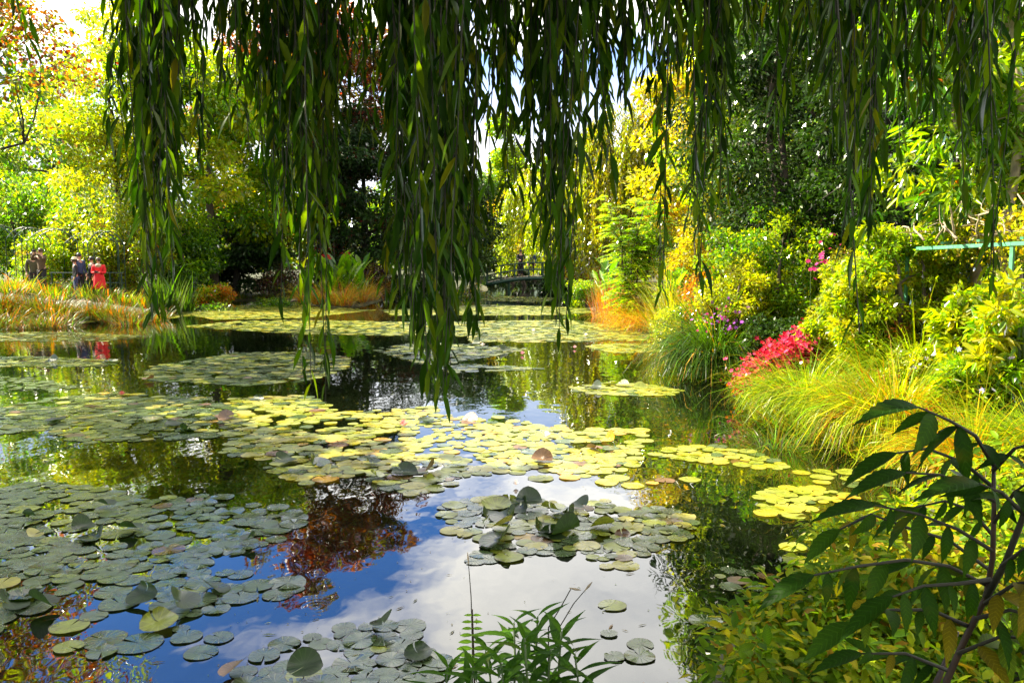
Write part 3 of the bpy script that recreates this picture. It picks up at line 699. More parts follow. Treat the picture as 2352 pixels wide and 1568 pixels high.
# sedges and reeds of the far bank
SED = pal(((.18, .06, .003), .2), ((.11, .035, .004), .25), ((.07, .065, .004), .5), ((.04, .085, .003), .6))
for i, px in enumerate(np.linspace(-60, 335, 17)):
    r = np.random.default_rng(600+i)
    g_ = gp(px, 740+r.uniform(-5, 2))
    tussock('sedge_clump', 'rusty orange sedge clump in the row fringing the far bank', (g_[0], g_[1]+r.uniform(-.75, .5)), 620, .68+r.uniform(-.25, .25), 1.0, SED, 600+i, .55, .022, 'sedge', 'orange sedges fringing the bank below the visitors', up=1.3, root=.55)
for i, px in enumerate(np.linspace(-70, 130, 8)):
    g_ = gp(px, 752)
    tussock('sedge_clump', 'low green and rust sedge clump overhanging the water under the maple', (g_[0], g_[1]), 420, .75, 1.0, SED, 690+i, .75, .02, 'sedge', 'low sedges overhanging the water', root=.6)
for i, px in enumerate(np.linspace(-40, 330, 9)):
    r = np.random.default_rng(640+i); g_ = gp(px, 722)
    tussock('sedge_clump', 'greener tall sedge clump behind the rusty sedges', (g_[0], g_[1]+r.uniform(1.0, 2.2)), 420, .7, 1.0, pal((YGR, .4), (GRN, .4), (ORG, .2)), 640+i, .5, .022, 'sedge', 'green sedges behind the orange ones', up=1.4, root=.6)
for i, (px, py) in enumerate(((360, 722), (385, 720), (412, 716))):
    g_ = gp(px, py)
    tussock('iris_clump', 'dark green iris clump with sword leaves at the end of the sedges', (g_[0], g_[1]+.3), 150, 1.4, .7, pal((DK2, .7), (MID, .5)), 660+i, .30, .055, 'iris', 'dark irises at the end of the sedges', up=2.0, root=.35)
for i, (px, py) in enumerate(((455, 700), (500, 692), (545, 690), (600, 690), (650, 694))):
    g_ = gp(px, py)
    tussock('marsh_grass', 'low green marsh grass at the foot of the mounded bushes', (g_[0], g_[1]+.3), 300, .8, .7, pal((GRN, .4), (YGR, .3), (GRY, .3), (TAN, .1)), 670+i, .7, .016, 'grass', 'marsh grass below the mounded bushes', root=.5)
for i, (px, py) in enumerate(((705, 698), (740, 703), (785, 705), (825, 700), (845, 694))):
    g_ = gp(px, py)
    tussock('miscanthus', 'golden orange grass clump around the canna lilies', (g_[0], g_[1]+.2), 520, 1.35, 1.0, pal((GOLD, .5), (ORG, .3), (TAN, .3), (YGR, .3)), 680+i, .75, .02, 'grass', 'golden grass around the canna lilies', root=.45)
# canna lilies with big upright paddle leaves
cmesh = [leaf_mesh('canna_leaf', c_, 'leaf', length=1, width=.30, curl=.18, fold=.3, wshape=(.12, .5, .95, 1.0, .7, .05)) for c_ in (LIME, (.12, .2, .01), GRN)]
def canna(label, px, py, Y, n, h_, seed, group=None, dark=False):
    r = np.random.default_rng(seed); b = at(px, py, Y); z = gz(b[0], b[1]); t = empty('canna_lily', (b[0], b[1], z)); tag(t, label, 'canna', group)
    for i in range(n):
        a = r.uniform(0, 6.28); q = r.uniform(0, .3); zz = r.uniform(.05, .75)*h_
        if i % 3 == 0: MB().tube([(math.cos(a)*q*.6, math.sin(a)*q*.6, 0), (math.cos(a)*q, math.sin(a)*q, zz+.1*h_)], (.015, .01), 5).build('stem', M['stem_green'], t)
        place_leaf(cmesh[2 if dark else i % 3], t, (math.cos(a)*q, math.sin(a)*q, zz), (math.cos(a)*.55, math.sin(a)*.55, 1.0), (-math.cos(a), -math.sin(a), .4), h_*r.uniform(.35, .55))
    return t
for i, (px, Y) in enumerate(((748, 38.6), (775, 38.9), (800, 38.6), (828, 39.2))):
    t = canna('canna lily with broad lime paddle leaves rising from the golden grass', px, 640, Y, 20, 2.1, 700+i, 'canna lilies in the golden grass')
    if i in (0, 2):
        rr = np.random.default_rng(i); blossoms('blossom', t, np.array((0, 0, 2.05))+rr.normal(0, .12, (8, 3)), .13, pal((RED, 1)), i)
for i, (px, Y) in enumerate(((1382, 34), (1400, 33.4))): canna('shaded dark green canna behind the pale green waterside bush', px, 650, Y, 16, 1.9, 710+i, 'dark cannas across the water', True)
canna('lime canna leaf clump beside the locust tree', 1545, 630, 23.2, 12, 1.7, 715)
# orange reeds and the orange-gold grass on the east bank
for i, (px, py) in enumerate(((1378, 728), (1396, 733), (1418, 738))):
    g_ = gp(px, py)
    tussock('reed_clump', 'stiff rusty orange reeds at the water below the locust tree', (g_[0]+.15, g_[1]+.3), 260, 1.35, .7, pal((ORG, .5), (RST, .4), (GOLD, .3)), 720+i, .28, .016, 'reeds', 'rusty reeds below the locust tree', up=2.2, root=.4)
for i, (px, py, Y) in enumerate(((1445, 728, 25.2), (1480, 735, 24.2), (1515, 742, 23.2), (1500, 690, 25), (1460, 690, 26.2), (1530, 700, 23.6))):
    b = at(px, py, Y)
    tussock('amsonia_clump', 'feathery amber orange clump spilling over the east bank', (b[0], b[1]), 900, 1.35, 1.0, pal((GOLD, .55), (ORG, .4), (YEL, .25)), 730+i, .95, .012, 'grass', 'amber feathery clumps on the east bank', root=.45)
for i, (px, Y) in enumerate(((1560, 20.5), (1590, 19.5), (1630, 19.0), (1545, 19.5))):
    b = at(px, 640, Y)
    tussock('feather_grass', 'tall yellow feather grass behind the green tussock', (b[0], b[1]), 500, 1.75, .8, pal((YEL, .5), (GOLD, .4), (YGR, .4)), 740+i, .5, .012, 'grass', 'yellow feather grasses on the east bank', up=1.4, root=.35)
# ------------------------------------------------------------------ east bank flower beds
t, C, cr_ = shrub('rose_shrub', 'big arching yellow-green rose bush with magenta flowers above the green tussock', 1765, 700, 15.2, 3.0, 2.5, 26000, .065, pal((YGR, .6), (LIME, .3), (GRN, .3), (YEL, .15)), 201, nclump=90, clump_r=.24, stems=6, d=2.0)
r = np.random.default_rng(1)
blossoms('blossom', t, np.stack([r.uniform(.55, 1.05, 12), r.uniform(-1.1, -.6, 12), r.uniform(1.5, 2.2, 12)], 1), .034, pal(((.45, .02, .10), 1), ((.5, .12, .25), .5)), 2)
t, C, cr_ = shrub('rose_shrub', 'second rose bush with small yellowing leaves next to the purple asters', 1690, 700, 14.6, 1.7, 1.9, 13000, .055, pal((YGR, .5), (YEL, .3), (OLV, .3)), 202, nclump=60, clump_r=.28, stems=5)
shrub('sumac_shrub', 'low scarlet and rust leaved sumac behind the rose bush', 1690, 625, 19.0, 2.3, 1.9, 9000, .10, pal((RED, .4), (RST, .4), (ORG, .3), (YGR, .15)), 203)
shrub('perennial_clump', 'russet feathery perennial between sumac and rose bush', 1640, 650, 17.0, 1.6, 1.7, 8000, .06, pal((ORG, .35), (OLV, .4), (GOLD, .4)), 204, wid=.3)
shrub('perennial_clump', 'dark shaded leafy clump under the rose bush behind the scarlet begonias', 1790, 800, 13.2, 1.5, .95, 8000, .06, pal((DK2, .5), (MID, .5)), 205, 'leaf_dark')
shrub('perennial_clump', 'pale yellow bushy perennial by the amber grasses at the water', 1560, 720, 17.4, 1.5, 1.15, 9000, .05, pal((YGR, .5), (YEL, .3), (GRN, .2)), 206, wid=.35)
# pale anemones: stems with round flowers
r = np.random.default_rng(5)
for i, (px, py, c_) in enumerate(((1735, 585, 0), (1757, 575, 0), (1792, 580, 0), (1806, 560, 0), (1748, 600, 0), (1890, 610, 1), (1900, 602, 1), (1862, 612, 1))):
    Y = 16.2 if not c_ else 14.0; p = at(px, py, Y); z = gz(p[0], p[1]); t = empty('anemone_plant', (p[0], p[1], z))
    tag(t, 'tall anemone with pale pink flowers on thin stems under the camellia' if not c_ else 'magenta cosmos on thin stems beside the camellia stems', 'flower', 'pale anemones' if not c_ else 'magenta cosmos')
    hh = p[2]-z
    MB().tube([(0, 0, 0), (.02, .01, hh*.5), (0, 0, hh)], (.006, .005, .004), 4).build('stem', M['stem_green'], t)
    blossoms('blossom', t, np.array((0, 0, hh))+r.normal(0, .07, (5, 3)), .05, pal(((.75, .52, .52), 1)) if not c_ else pal(((.6, .04, .2), 1)), 10+i, 6)
    nn = 60; leaves('foliage', r.normal(0, .12, (nn, 3))+np.array((0, 0, hh*.45)), rnd_dir(r, nn), rnd_dir(r, nn), np.full(nn, .07), np.full(nn, .035), pick_cols(r, pal((GRN, 1)), nn), 'leaf', t)
# the rounded dark green tussock with asters
g_ = gp(1625, 868)
tussock('tussock_grass', 'large rounded deep green tussock overhanging the water under purple asters', (g_[0]+.25, g_[1]+.35), 4200, 1.50, 1.0, pal((GRN, .5), (MID, .4), (DK2, .2), (TAN, .05)), 210, .95, .008, root=.40, seg=5)
t, C, cr_ = shrub('aster_plant', 'purple and magenta asters flowering above the deep green tussock', 1665, 740, 14.4, 1.0, .95, 3500, .05, pal((GRN, .6), (MID, .4)), 211, stems=5)
r = np.random.default_rng(6)
fp = np.stack([r.normal(-.12, .22, 70), r.normal(-.42, .1, 70), r.normal(.82, .13, 70)], 1)
blossoms('blossom', t, fp[:48], .034, pal(((.30, .07, .38), 1), ((.45, .12, .5), .5)), 8, 7); blossoms('blossom', t, fp[48:], .036, pal(((.6, .04, .22), 1)), 9, 6)
fp = np.stack([r.normal(.28, .12, 26), r.normal(-.75, .08, 26), r.normal(.35, .16, 26)], 1); blossoms('blossom', t, fp, .04, pal(((.38, .08, .40), 1), ((.6, .06, .2), .5)), 12, 6)
# scarlet begonias
r = np.random.default_rng(7)
for i, (px, py, Y, lab) in enumerate(((1738, 862, 11.5, 'scarlet begonia clump lowest on the bank, next to the dark tussock'), (1782, 832, 11.5, 'scarlet begonia clump in the middle of the red bed above the yellow tussock'), (1828, 808, 11.5, 'pinkish scarlet begonia clump next to the perennials'), (1862, 800, 11.7, 'small scarlet begonia clump at the end of the red bed'))):
    p = at(px, py, Y); z = gz(p[0], p[1]); t = empty('begonia_plant', (p[0], p[1], z)); tag(t, lab, 'begonia')
    hh = max(.25, p[2]-z); n = 520
    q = r.normal(0, 1, (n, 3))*np.array((.13, .12, .12))+np.array((0, 0, hh))
    blossoms('blossom', t, q, .040, pal(((.62, .012, .045), 1), ((.68, .06, .17), .7 if i == 2 else .4), ((.26, .006, .02), .4)), 20+i, 5, cup=.6)
    n = 500; q = r.normal(0, 1, (n, 3))*np.array((.16, .14, .12))+np.array((0, 0, hh*.55)); q[:, 2] = np.maximum(q[:, 2], .02)
    leaves('foliage', q, rnd_dir(r, n), rnd_dir(r, n)+np.array((0, 0, 1)), np.full(n, .06), np.full(n, .045), pick_cols(r, pal((RST, .5), (DRD, .4), (GRN, .3)), n), 'leaf', t)
    for k in range(7):
        a = r.uniform(0, 6.28); MB().tube([(0, 0, 0), (math.cos(a)*.12, math.sin(a)*.12, hh)], (.008, .005), 4).build('stem', M['stem_red'], t)
# sunny tussocks at the water
TUS = pal((LIME, .7), (YGR, .6), (YEL, .2), (TAN, .05), (GRN, .2))
def tus(label, px, py, nb, ln, seed, p_=TUS, dx_=0, dy_=.3, spread=1.0, root=.3, wid=.009, lean=(0, 0)):
    g_ = gp(px, py); return tussock('tussock_grass', label, (g_[0]+dx_, g_[1]+dy_), nb, ln, 1, p_, seed, spread, wid, root=root, lean=lean)
tus('sunlit yellow-green tussock in front of the scarlet begonias', 1838, 972, 3600, .86, 220, dx_=.1, dy_=.15, root=.34)
tus('sunlit golden tussock with orange stems beside the begonia tussock', 2030, 1050, 3600, 1.20, 221, pal((YGR, .6), (LIME, .3), (YEL, .4), (GOLD, .25), (ORG, .14), (TAN, .06)), dx_=.25, dy_=.35, root=.36)
tus('tall bright tussock above the golden one with upright tips', 2110, 985, 2600, 1.15, 222, pal((LIME, .6), (YGR, .5)), dx_=.2, dy_=.5, spread=.75)
tus('lime tussock at the foot of the mint arbour post', 2290, 1060, 3000, 1.0, 223, pal((LIME, .5), (GRN, .3), (YGR, .5)), dx_=.3, dy_=.3)
tus('amber tussock trailing straw into the water below the arbour', 2150, 1135, 2600, .85, 224, pal((GOLD, .5), (YEL, .4), (ORG, .25), (YGR, .3)), dx_=.35, dy_=.1)
tus('short green tussock at the water under the golden ones', 1930, 1010, 1500, .8, 225, pal((GRN, .4), (YGR, .4)), dx_=.1, dy_=.25)
tus('lime tussock behind the shaded foreground shrub', 2340, 1150, 2200, .85, 226, pal((LIME, .5), (YGR, .5)), dx_=.3, dy_=.1)
tus('submerged pale grass trailing at the foot of the begonia tussock', 1800, 1030, 700, .75, 227, pal((GRN, .5), (OLV, .4)), dx_=.0, dy_=.2, spread=1.2)
# short grass along the east waterline
r = np.random.default_rng(15); n = 26000; k = r.integers(11, 20, n); q = r.random(n)[:, None]
P = SHORE[k]+(SHORE[k+1]-SHORE[k])*q+r.normal(0, .16, (n, 2)); dd = shore_dist(P); P = P[(dd > -.06) & (P[:, 1] < 18)]; n = len(P)
Z = np.maximum(land(P), -.02); A = np.stack([r.normal(-.35, .5, n), r.normal(-.2, .5, n), np.ones(n)], 1); Lr = r.uniform(.10, .34, n)
o = leaves('bank_grass', np.column_stack([P, Z]), A, rnd_dir(r, n), Lr, Lr*.045+.004, pick_cols(r, pal((YGR, .5), (GRN, .5), (TAN, .15), (OLV, .3)), n), 'grass_blade', None, droop=.35)
tag(o, 'short ragged grass along the east waterline', 'grass', kind='stuff')
# leafy perennials behind the tussocks
PB = 'sunlit perennials below the arbour'
for a in (('perennial_clump', 'yellow-green narrow leaved perennial beside the begonias', 1915, 780, 11.6, 1.1, 1.25, 9000, .085, pal((YGR, .5), (LIME, .4), (YEL, .2)), 230),
          ('perennial_clump', 'lime leafy perennial behind the golden tussock', 2010, 800, 10.8, 1.2, 1.25, 9000, .075, pal((LIME, .5), (YGR, .4)), 231),
          ('perennial_clump', 'brownish stemmed perennial in the bed below the arbour opening', 2110, 770, 10.3, 1.2, 1.15, 8000, .07, pal((YGR, .5), (OLV, .2), (RST, .08), (TAN, .08)), 232),
          ('perennial_clump', 'tall yellow-green perennial with broad leaves at the arbour post', 2220, 760, 9.0, 1.1, 1.5, 7000, .10, pal((YGR, .5), (LIME, .4), (YEL, .2)), 233),
          ('perennial_clump', 'broad leaved lime perennial past the arbour post', 2345, 780, 8.0, 1.0, 1.5, 5000, .11, pal((LIME, .5), (YEL, .4)), 234),
          ('perennial_clump', 'dense lime ground perennial in front of the arbour post', 2260, 880, 8.2, 1.3, .85, 8000, .06, pal((LIME, .5), (YGR, .5)), 235),
          ('perennial_clump', 'fine leaved yellow perennial above the tall bright tussock', 2130, 850, 9.3, 1.2, .85, 8000, .055, pal((YGR, .6), (YEL, .3)), 236),
          ('perennial_clump', 'mixed yellow perennial between rose bush and vine arbour', 1960, 680, 12.6, 1.5, 2.0, 12000, .06, pal((YGR, .5), (YEL, .4), (OLV, .2)), 237)):
    t, C, cr_ = shrub(*a, group=PB, wid=.34, detail=2, stems=6, nclump=60, clump_r=.24, bark='stem_green')
    if a[10] in (231, 235, 236):
        r = np.random.default_rng(a[10]); k = r.choice(len(C), 14); blossoms('blossom', t, C[k]+np.array((0, -.15, .1))+r.normal(0, .08, (14, 3)), .028, pal(((.55, .55, .75), 1)), a[10], 6)
# magenta busy-lizzies in the tussocks
r = np.random.default_rng(77)
for i, (px, py, Y) in enumerate(((1905, 897, 10.6), (1928, 912, 10.3), (2135, 985, 8.2), (2125, 1022, 7.9), (1985, 945, 9.4))):
    p = at(px, py, Y); z = gz(p[0], p[1]); t = empty('impatiens_plant', (p[0], p[1], z)); tag(t, 'small pink-red flower peeping between the sunlit tussocks', 'flower', 'pink flowers between the tussocks')
    hh = max(p[2]-z, .2); MB().tube([(0, 0, 0), (0, 0, hh)], (.006, .004), 4).build('stem', M['stem_green'], t)
    blossoms('blossom', t, np.array((0, 0, hh))+r.normal(0, .03, (6, 3)), .035, pal(((.65, .02, .10), 1)) if i != 3 else pal(((.75, .3, .4), 1)), 60+i, 5)

# ------------------------------------------------------------------ vine arbour of mint-painted iron
ar = empty('garden_arbour', (*at(2320, 640, 8.2)[:2], gz(*at(2320, 640, 8.2)[:2]))); tag(ar, 'mint painted iron arbour carrying bare vines over the flower bed', 'arbour')
o0 = np.array(ar.location)
def beam(a, b, w, name, mat='paint_mint'):
    a = np.array(a)-o0; b = np.array(b)-o0; d = b-a; L_ = np.linalg.norm(d); ang = math.atan2(d[1], d[0])
    mb = MB().box((0, 0, 0), (math.hypot(d[0], d[1]), w, w*.9)); sl = d[2]/math.hypot(d[0], d[1])
    v = []
    for q in mb.v: v.append(((a+b)/2+np.array((q[0]*math.cos(ang)-q[1]*math.sin(ang), q[0]*math.sin(ang)+q[1]*math.cos(ang), q[2]+q[0]*sl))))
    return mesh_obj(name, v, mb.f, M[mat], ar)
BL = at(2085, 572, 10.6); BR = at(2326, 560, 8.2); BX = BR+(BR-BL)/np.linalg.norm((BR-BL))*2.6
beam(BL, BR-(BR-BL)/np.linalg.norm(BR-BL)*.003, .042, 'beam'); beam(BR+(BR-BL)/np.linalg.norm(BR-BL)*.003, BX, .042, 'beam')
back = np.array((1.55, 1.5, .05))
beam(BL+back, BX+back, .05, 'beam')
for q in np.linspace(0.02, 1, 7):
    p = BL+(BX-BL)*q+np.array((0, 0, .052)); beam(p, p+back, .03, 'cross_bar')
for p in (BL, BR, BX, BL+back, BX+back):
    zz = gz(p[0], p[1]); MB().box((p[0]-o0[0], p[1]-o0[1], (p[2]-.03+zz)/2-o0[2]), (.034, .034, p[2]-.03-zz), .5).build('post', M['paint_mint'], ar)
# bare vine stems twisting over the beams + their leaves
vt = empty('grape_vine', (BL[0]+.3, BL[1]+.4, gz(BL[0]+.3, BL[1]+.4))); tag(vt, 'old vine with bare twisted canes and yellow leaves lying over the mint arbour', 'vine')
r = np.random.default_rng(90); vo = np.array(vt.location)
for i in range(3): MB().tube(curve((i*.06, 0, 0), BL+np.array((.2+i*.25, .3, .05))-vo, r, .08, 9), np.linspace(.035, .02, 9), 7).build('stem', M['bark_pale'], vt, True)
ends = []
for i in range(52):
    q = r.uniform(-.02, .95); p = BL+(BX-BL)*q+back*r.uniform(-.12, .8)+np.array((0, 0, .09)); d = (BX-BL)/np.linalg.norm(BX-BL)*r.uniform(-.9, .9)+back*r.uniform(-.25, .25)+np.array((0, 0, r.uniform(-.02, .42)))
    c = curve(p-vo, p+d-vo, r, .18, 8); c[:, 2] = np.maximum(c[:, 2], BL[2]+.06-vo[2]-.1); ends.append(c)
    MB().tube(c, np.linspace(.016, .006, 8), 5).build('cane', M['bark_pale'], vt, True)
mb = MB()
for i in range(90):
    c = ends[r.integers(len(ends))]; p = c[r.integers(2, 8)]; d = rnd_dir(r, 1)[0]*.28+np.array((0, 0, .08)); mb.tube(curve(p, p+d, r, .2, 5), np.linspace(.006, .002, 5), 4)
mb.build('twigs', M['bark_pale'], vt)['kind'] = 'stuff'
n = 16000; q = r.uniform(-.05, 1.0, n); w_ = r.uniform(-.1, 1.1, n)
P = BL+(BX-BL)*q[:, None]+back*w_[:, None]+np.array((0, 0, .12))+r.normal(0, 1, (n, 3))*np.array((.1, .1, .14))-vo
P2_ = P[w_ > .15]; n2 = len(P2_)
leaves('foliage', P2_, rnd_dir(r, n2)+np.array((0, 0, -.3)), rnd_dir(r, n2)+np.array((0, 0, 1)), .06*r.uniform(.6, 1.3, n2), .045*r.uniform(.6, 1.3, n2), pick_cols(r, pal((YEL, .5), (GOLD, .3), (YGR, .4)), n2), 'leaf', vt)
# climbers draped over the arbour's end, orange trumpet flowers in front of its dark inside
t, C, cr_ = shrub('trumpet_vine', 'dense yellow-green climber draped over the end of the arbour with orange flowers', 2045, 640, 10.7, 1.8, 2.3, 24000, .06, pal((YGR, .5), (YEL, .35), (LIME, .25)), 240, nclump=100, clump_r=.22, stems=5, d=1.3)
r = np.random.default_rng(3); blossoms('blossom', t, np.stack([r.normal(.75, .10, 40), r.normal(-.72, .05, 40), r.uniform(.55, 1.35, 40)], 1), .05, pal(((.55, .07, .01), 1), (RST, .5)), 4, 5, cup=1.2)
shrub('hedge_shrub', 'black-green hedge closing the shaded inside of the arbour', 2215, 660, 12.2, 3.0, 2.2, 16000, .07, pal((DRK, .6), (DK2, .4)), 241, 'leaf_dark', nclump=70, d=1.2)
shrub('climbing_rose', 'yellowing climbing rose hanging inside the arbour frame', 2175, 640, 10.6, 1.0, 2.0, 9000, .05, pal((YGR, .5), (YEL, .3), (GRN, .3)), 242, nclump=60, clump_r=.25)
shrub('climbing_rose', 'climbing rose leaning on the arbour post', 2330, 690, 8.9, .9, 1.8, 6000, .055, pal((YGR, .6), (LIME, .4)), 243, nclump=50, clump_r=.25)
# ------------------------------------------------------------------ water-lily pads
def pad_mat(name, c1, c2, edge, rough=.30, trans=.12):
    m, N, L, out = mat_new(name)
    uv = N('ShaderNodeUVMap'); uv.uv_map = 'UVMap'
    sp = N('ShaderNodeSeparateXYZ'); L(uv.outputs[0], sp.inputs[0])
    ang = N('ShaderNodeMath', operation='ARCTAN2'); L(sp.outputs['Y'], ang.inputs[0]); L(sp.outputs['X'], ang.inputs[1])
    ln = N('ShaderNodeVectorMath', operation='LENGTH'); L(uv.outputs[0], ln.inputs[0])
    geo = N('ShaderNodeNewGeometry')
    nz = N('ShaderNodeTexNoise'); L(geo.outputs['Position'], nz.inputs['Vector']); nz.inputs['Scale'].default_value = 14; nz.inputs['Detail'].default_value = 6
    nb = N('ShaderNodeTexNoise'); L(geo.outputs['Position'], nb.inputs['Vector']); nb.inputs['Scale'].default_value = 3.2
    a2 = N('ShaderNodeMath', operation='MULTIPLY_ADD'); L(nz.outputs['Fac'], a2.inputs[0]); a2.inputs[1].default_value = .18; L(ang.outputs[0], a2.inputs[2])
    mu = N('ShaderNodeMath', operation='MULTIPLY'); L(a2.outputs[0], mu.inputs[0]); mu.inputs[1].default_value = 15
    si = N('ShaderNodeMath', operation='COSINE'); L(mu.outputs[0], si.inputs[0])
    vein = N('ShaderNodeMapRange'); L(si.outputs[0], vein.inputs[0]); vein.inputs[1].default_value = .82; vein.inputs[2].default_value = 1.0
    cm = N('ShaderNodeMix', data_type='RGBA'); L(nb.outputs['Fac'], cm.inputs[0]); cm.inputs[6].default_value = (*c1, 1); cm.inputs[7].default_value = (*c2, 1)
    sc = N('ShaderNodeMapRange'); L(nz.outputs['Fac'], sc.inputs[0]); sc.inputs[1].default_value = .25; sc.inputs[2].default_value = .75; sc.inputs[3].default_value = .55; sc.inputs[4].default_value = 1.4
    rt = N('ShaderNodeTexNoise'); L(geo.outputs['Position'], rt.inputs['Vector']); rt.inputs['Scale'].default_value = 8.5; rt.inputs['Detail'].default_value = 5; rt.inputs['Roughness'].default_value = .65
    rf_ = N('ShaderNodeMapRange'); L(rt.outputs['Fac'], rf_.inputs[0]); rf_.inputs[1].default_value = .60; rf_.inputs[2].default_value = .68; rf_.inputs[4].default_value = .7
    cb = N('ShaderNodeMix', data_type='RGBA'); L(rf_.outputs[0], cb.inputs[0]); L(cm.outputs[2], cb.inputs[6]); cb.inputs[7].default_value = (*np.clip(np.array(c2)*np.array((.75, .45, .4))+.01, 0, 1), 1); cm = cb
    v1 = N('ShaderNodeVectorMath', operation='SCALE'); L(cm.outputs[2], v1.inputs[0]); L(sc.outputs[0], v1.inputs['Scale'])
    ve = N('ShaderNodeMix', data_type='RGBA'); vf = N('ShaderNodeMath', operation='MULTIPLY'); L(vein.outputs[0], vf.inputs[0]); vf.inputs[1].default_value = .30; L(vf.outputs[0], ve.inputs[0])
    L(v1.outputs[0], ve.inputs[6]); ve.inputs[7].default_value = (*np.clip(np.array(c2)*2.0+.02, 0, 1), 1)
    ef = N('ShaderNodeMapRange'); L(ln.outputs['Value'], ef.inputs[0]); ef.inputs[1].default_value = .93; ef.inputs[2].default_value = .99; ef.inputs[4].default_value = .85
    ee = N('ShaderNodeMix', data_type='RGBA'); L(ef.outputs[0], ee.inputs[0]); L(ve.outputs[2], ee.inputs[6]); ee.inputs[7].default_value = (*edge, 1)
    b = N('ShaderNodeBsdfPrincipled'); L(ee.outputs[2], b.inputs['Base Color']); wr = N('ShaderNodeMapRange'); L(nb.outputs['Fac'], wr.inputs[0]); wr.inputs[1].default_value = .35; wr.inputs[2].default_value = .6; wr.inputs[3].default_value = rough*.35; wr.inputs[4].default_value = rough*1.5; L(wr.outputs[0], b.inputs['Roughness']); b.inputs['Specular IOR Level'].default_value = .8
    bp = N('ShaderNodeBump'); bp.inputs['Strength'].default_value = .35; bp.inputs['Distance'].default_value = .006
    hh = N('ShaderNodeMath', operation='MULTIPLY_ADD'); L(vein.outputs[0], hh.inputs[0]); hh.inputs[1].default_value = -.5; L(nz.outputs['Fac'], hh.inputs[2]); L(hh.outputs[0], bp.inputs['Height'])
    L(bp.outputs[0], b.inputs['Normal'])
    tr = N('ShaderNodeBsdfTranslucent'); tm = N('ShaderNodeVectorMath', operation='MULTIPLY'); L(ee.outputs[2], tm.inputs[0]); tm.inputs[1].default_value = (2.2, 2.2, .6); L(tm.outputs[0], tr.inputs['Color'])
    mx = N('ShaderNodeMixShader'); mx.inputs[0].default_value = trans; L(b.outputs[0], mx.inputs[1]); L(tr.outputs[0], mx.inputs[2]); L(mx.outputs[0], out.inputs[0])
    return m
PADM = [pad_mat('pad_green', (.040, .070, .018), (.060, .090, .026), (.035, .012, .006), .2),  # green and grey bases darkened to carry the shade on their rafts
        pad_mat('pad_grey', (.050, .075, .032), (.070, .095, .042), (.030, .012, .008), .18),
        pad_mat('pad_lime', (.145, .175, .012), (.20, .215, .018), (.06, .035, .008)),
        pad_mat('pad_yellow', (.22, .205, .012), (.29, .25, .018), (.12, .055, .008)),
        pad_mat('pad_orange', (.30, .15, .01), (.33, .22, .014), (.2, .04, .01)),
        pad_mat('pad_red', (.075, .032, .008), (.12, .06, .014), (.06, .015, .006)),
        pad_mat('pad_raised_shade', (.011, .030, .003), (.020, .045, .004), (.012, .012, .003), .45, .3)]  # raised pads: shade of steep sides and undersides put into the colour
def pad_shape(seed, seg=16, rings=(.55, 1.0), fold=0.0, fold_at=.15, wave=.018, cup=0.0):
    r = np.random.default_rng(seed)
    notch = r.uniform(.03, .13); a = np.linspace(notch, 2*math.pi-notch, seg+1)
    wob = 1+.03*np.sin(a*3+r.random()*6)+r.normal(0, .018, seg+1)
    ph = r.random()*6
    V = [(0.0, 0.0, 0.0)]
    for q in rings:
        for k in range(seg+1):
            rr = q*wob[k]*(1-.07*(k in (0, seg)))
            V.append((rr*math.cos(a[k]), rr*math.sin(a[k]), q*q*(wave*(math.sin(a[k]*3+ph)+.6*math.sin(a[k]*7+ph*2))*.7+wave*.3+cup)))
    V = np.array(V); UV = V[:, :2].copy()
    if fold:
        # the side beyond a chord bends up and over
        d0 = r.uniform(-math.pi, math.pi); ax = np.array((math.cos(d0), math.sin(d0)))
        s = V[:, :2]@ax; e = np.maximum(s-fold_at, 0); R_ = .38
        th = np.minimum(e/R_, fold); ext = np.maximum(e-fold*R_, 0)
        news = np.where(e > 0, fold_at+R_*np.sin(th)+ext*np.cos(th), s); dz = np.where(e > 0, R_*(1-np.cos(th))+ext*np.sin(th), 0)
        V[:, :2] += (news-s)[:, None]*ax; V[:, 2] += dz
    n = seg+1; F = [(0, 1+k, 2+k) for k in range(seg)]
    for i in range(len(rings)-1):
        for k in range(seg): a0 = 1+i*n+k; F.append((a0, a0+n, a0+n+1, a0+1))
    return V, F, UV
def pad_mesh(name, V, F, UV, mat):
    me = bpy.data.meshes.new(name); me.from_pydata([tuple(v) for v in V], [], F); me.materials.append(mat)
    u = me.uv_layers.new(name='UVMap'); li = np.zeros(len(me.loops), np.int32); me.loops.foreach_get('vertex_index', li)
    u.data.foreach_set('uv', UV[li].astype(np.float32).ravel()); me.polygons.foreach_set('use_smooth', [True]*len(me.polygons)); me.update()
    return me
FLATS = [pad_shape(i, 18, (.5, .86, 1.0), wave=(.018, .05, .02, .03, .07, .015, .04)[i]) for i in range(7)]
FOLDS = [pad_shape(40+i, 16, (.3, .55, .8, 1.0), fold=f_, fold_at=fa) for i, (f_, fa) in enumerate(((1.1, -.05), (1.5, .1), (.8, -.3), (1.9, .05), (1.3, -.25)))]
CUPS = [pad_shape(60+i, 16, (.45, .8, 1.0), cup=.24, wave=.08) for i in range(3)]
PME = {}
def pme(kind, i, mi):
    k = (kind, i, mi)
    if k not in PME:
        src = {'flat': FLATS, 'fold': FOLDS, 'cup': CUPS}[kind][i]; PME[k] = pad_mesh('pad_'+kind, *src, PADM[mi])
    return PME[k]
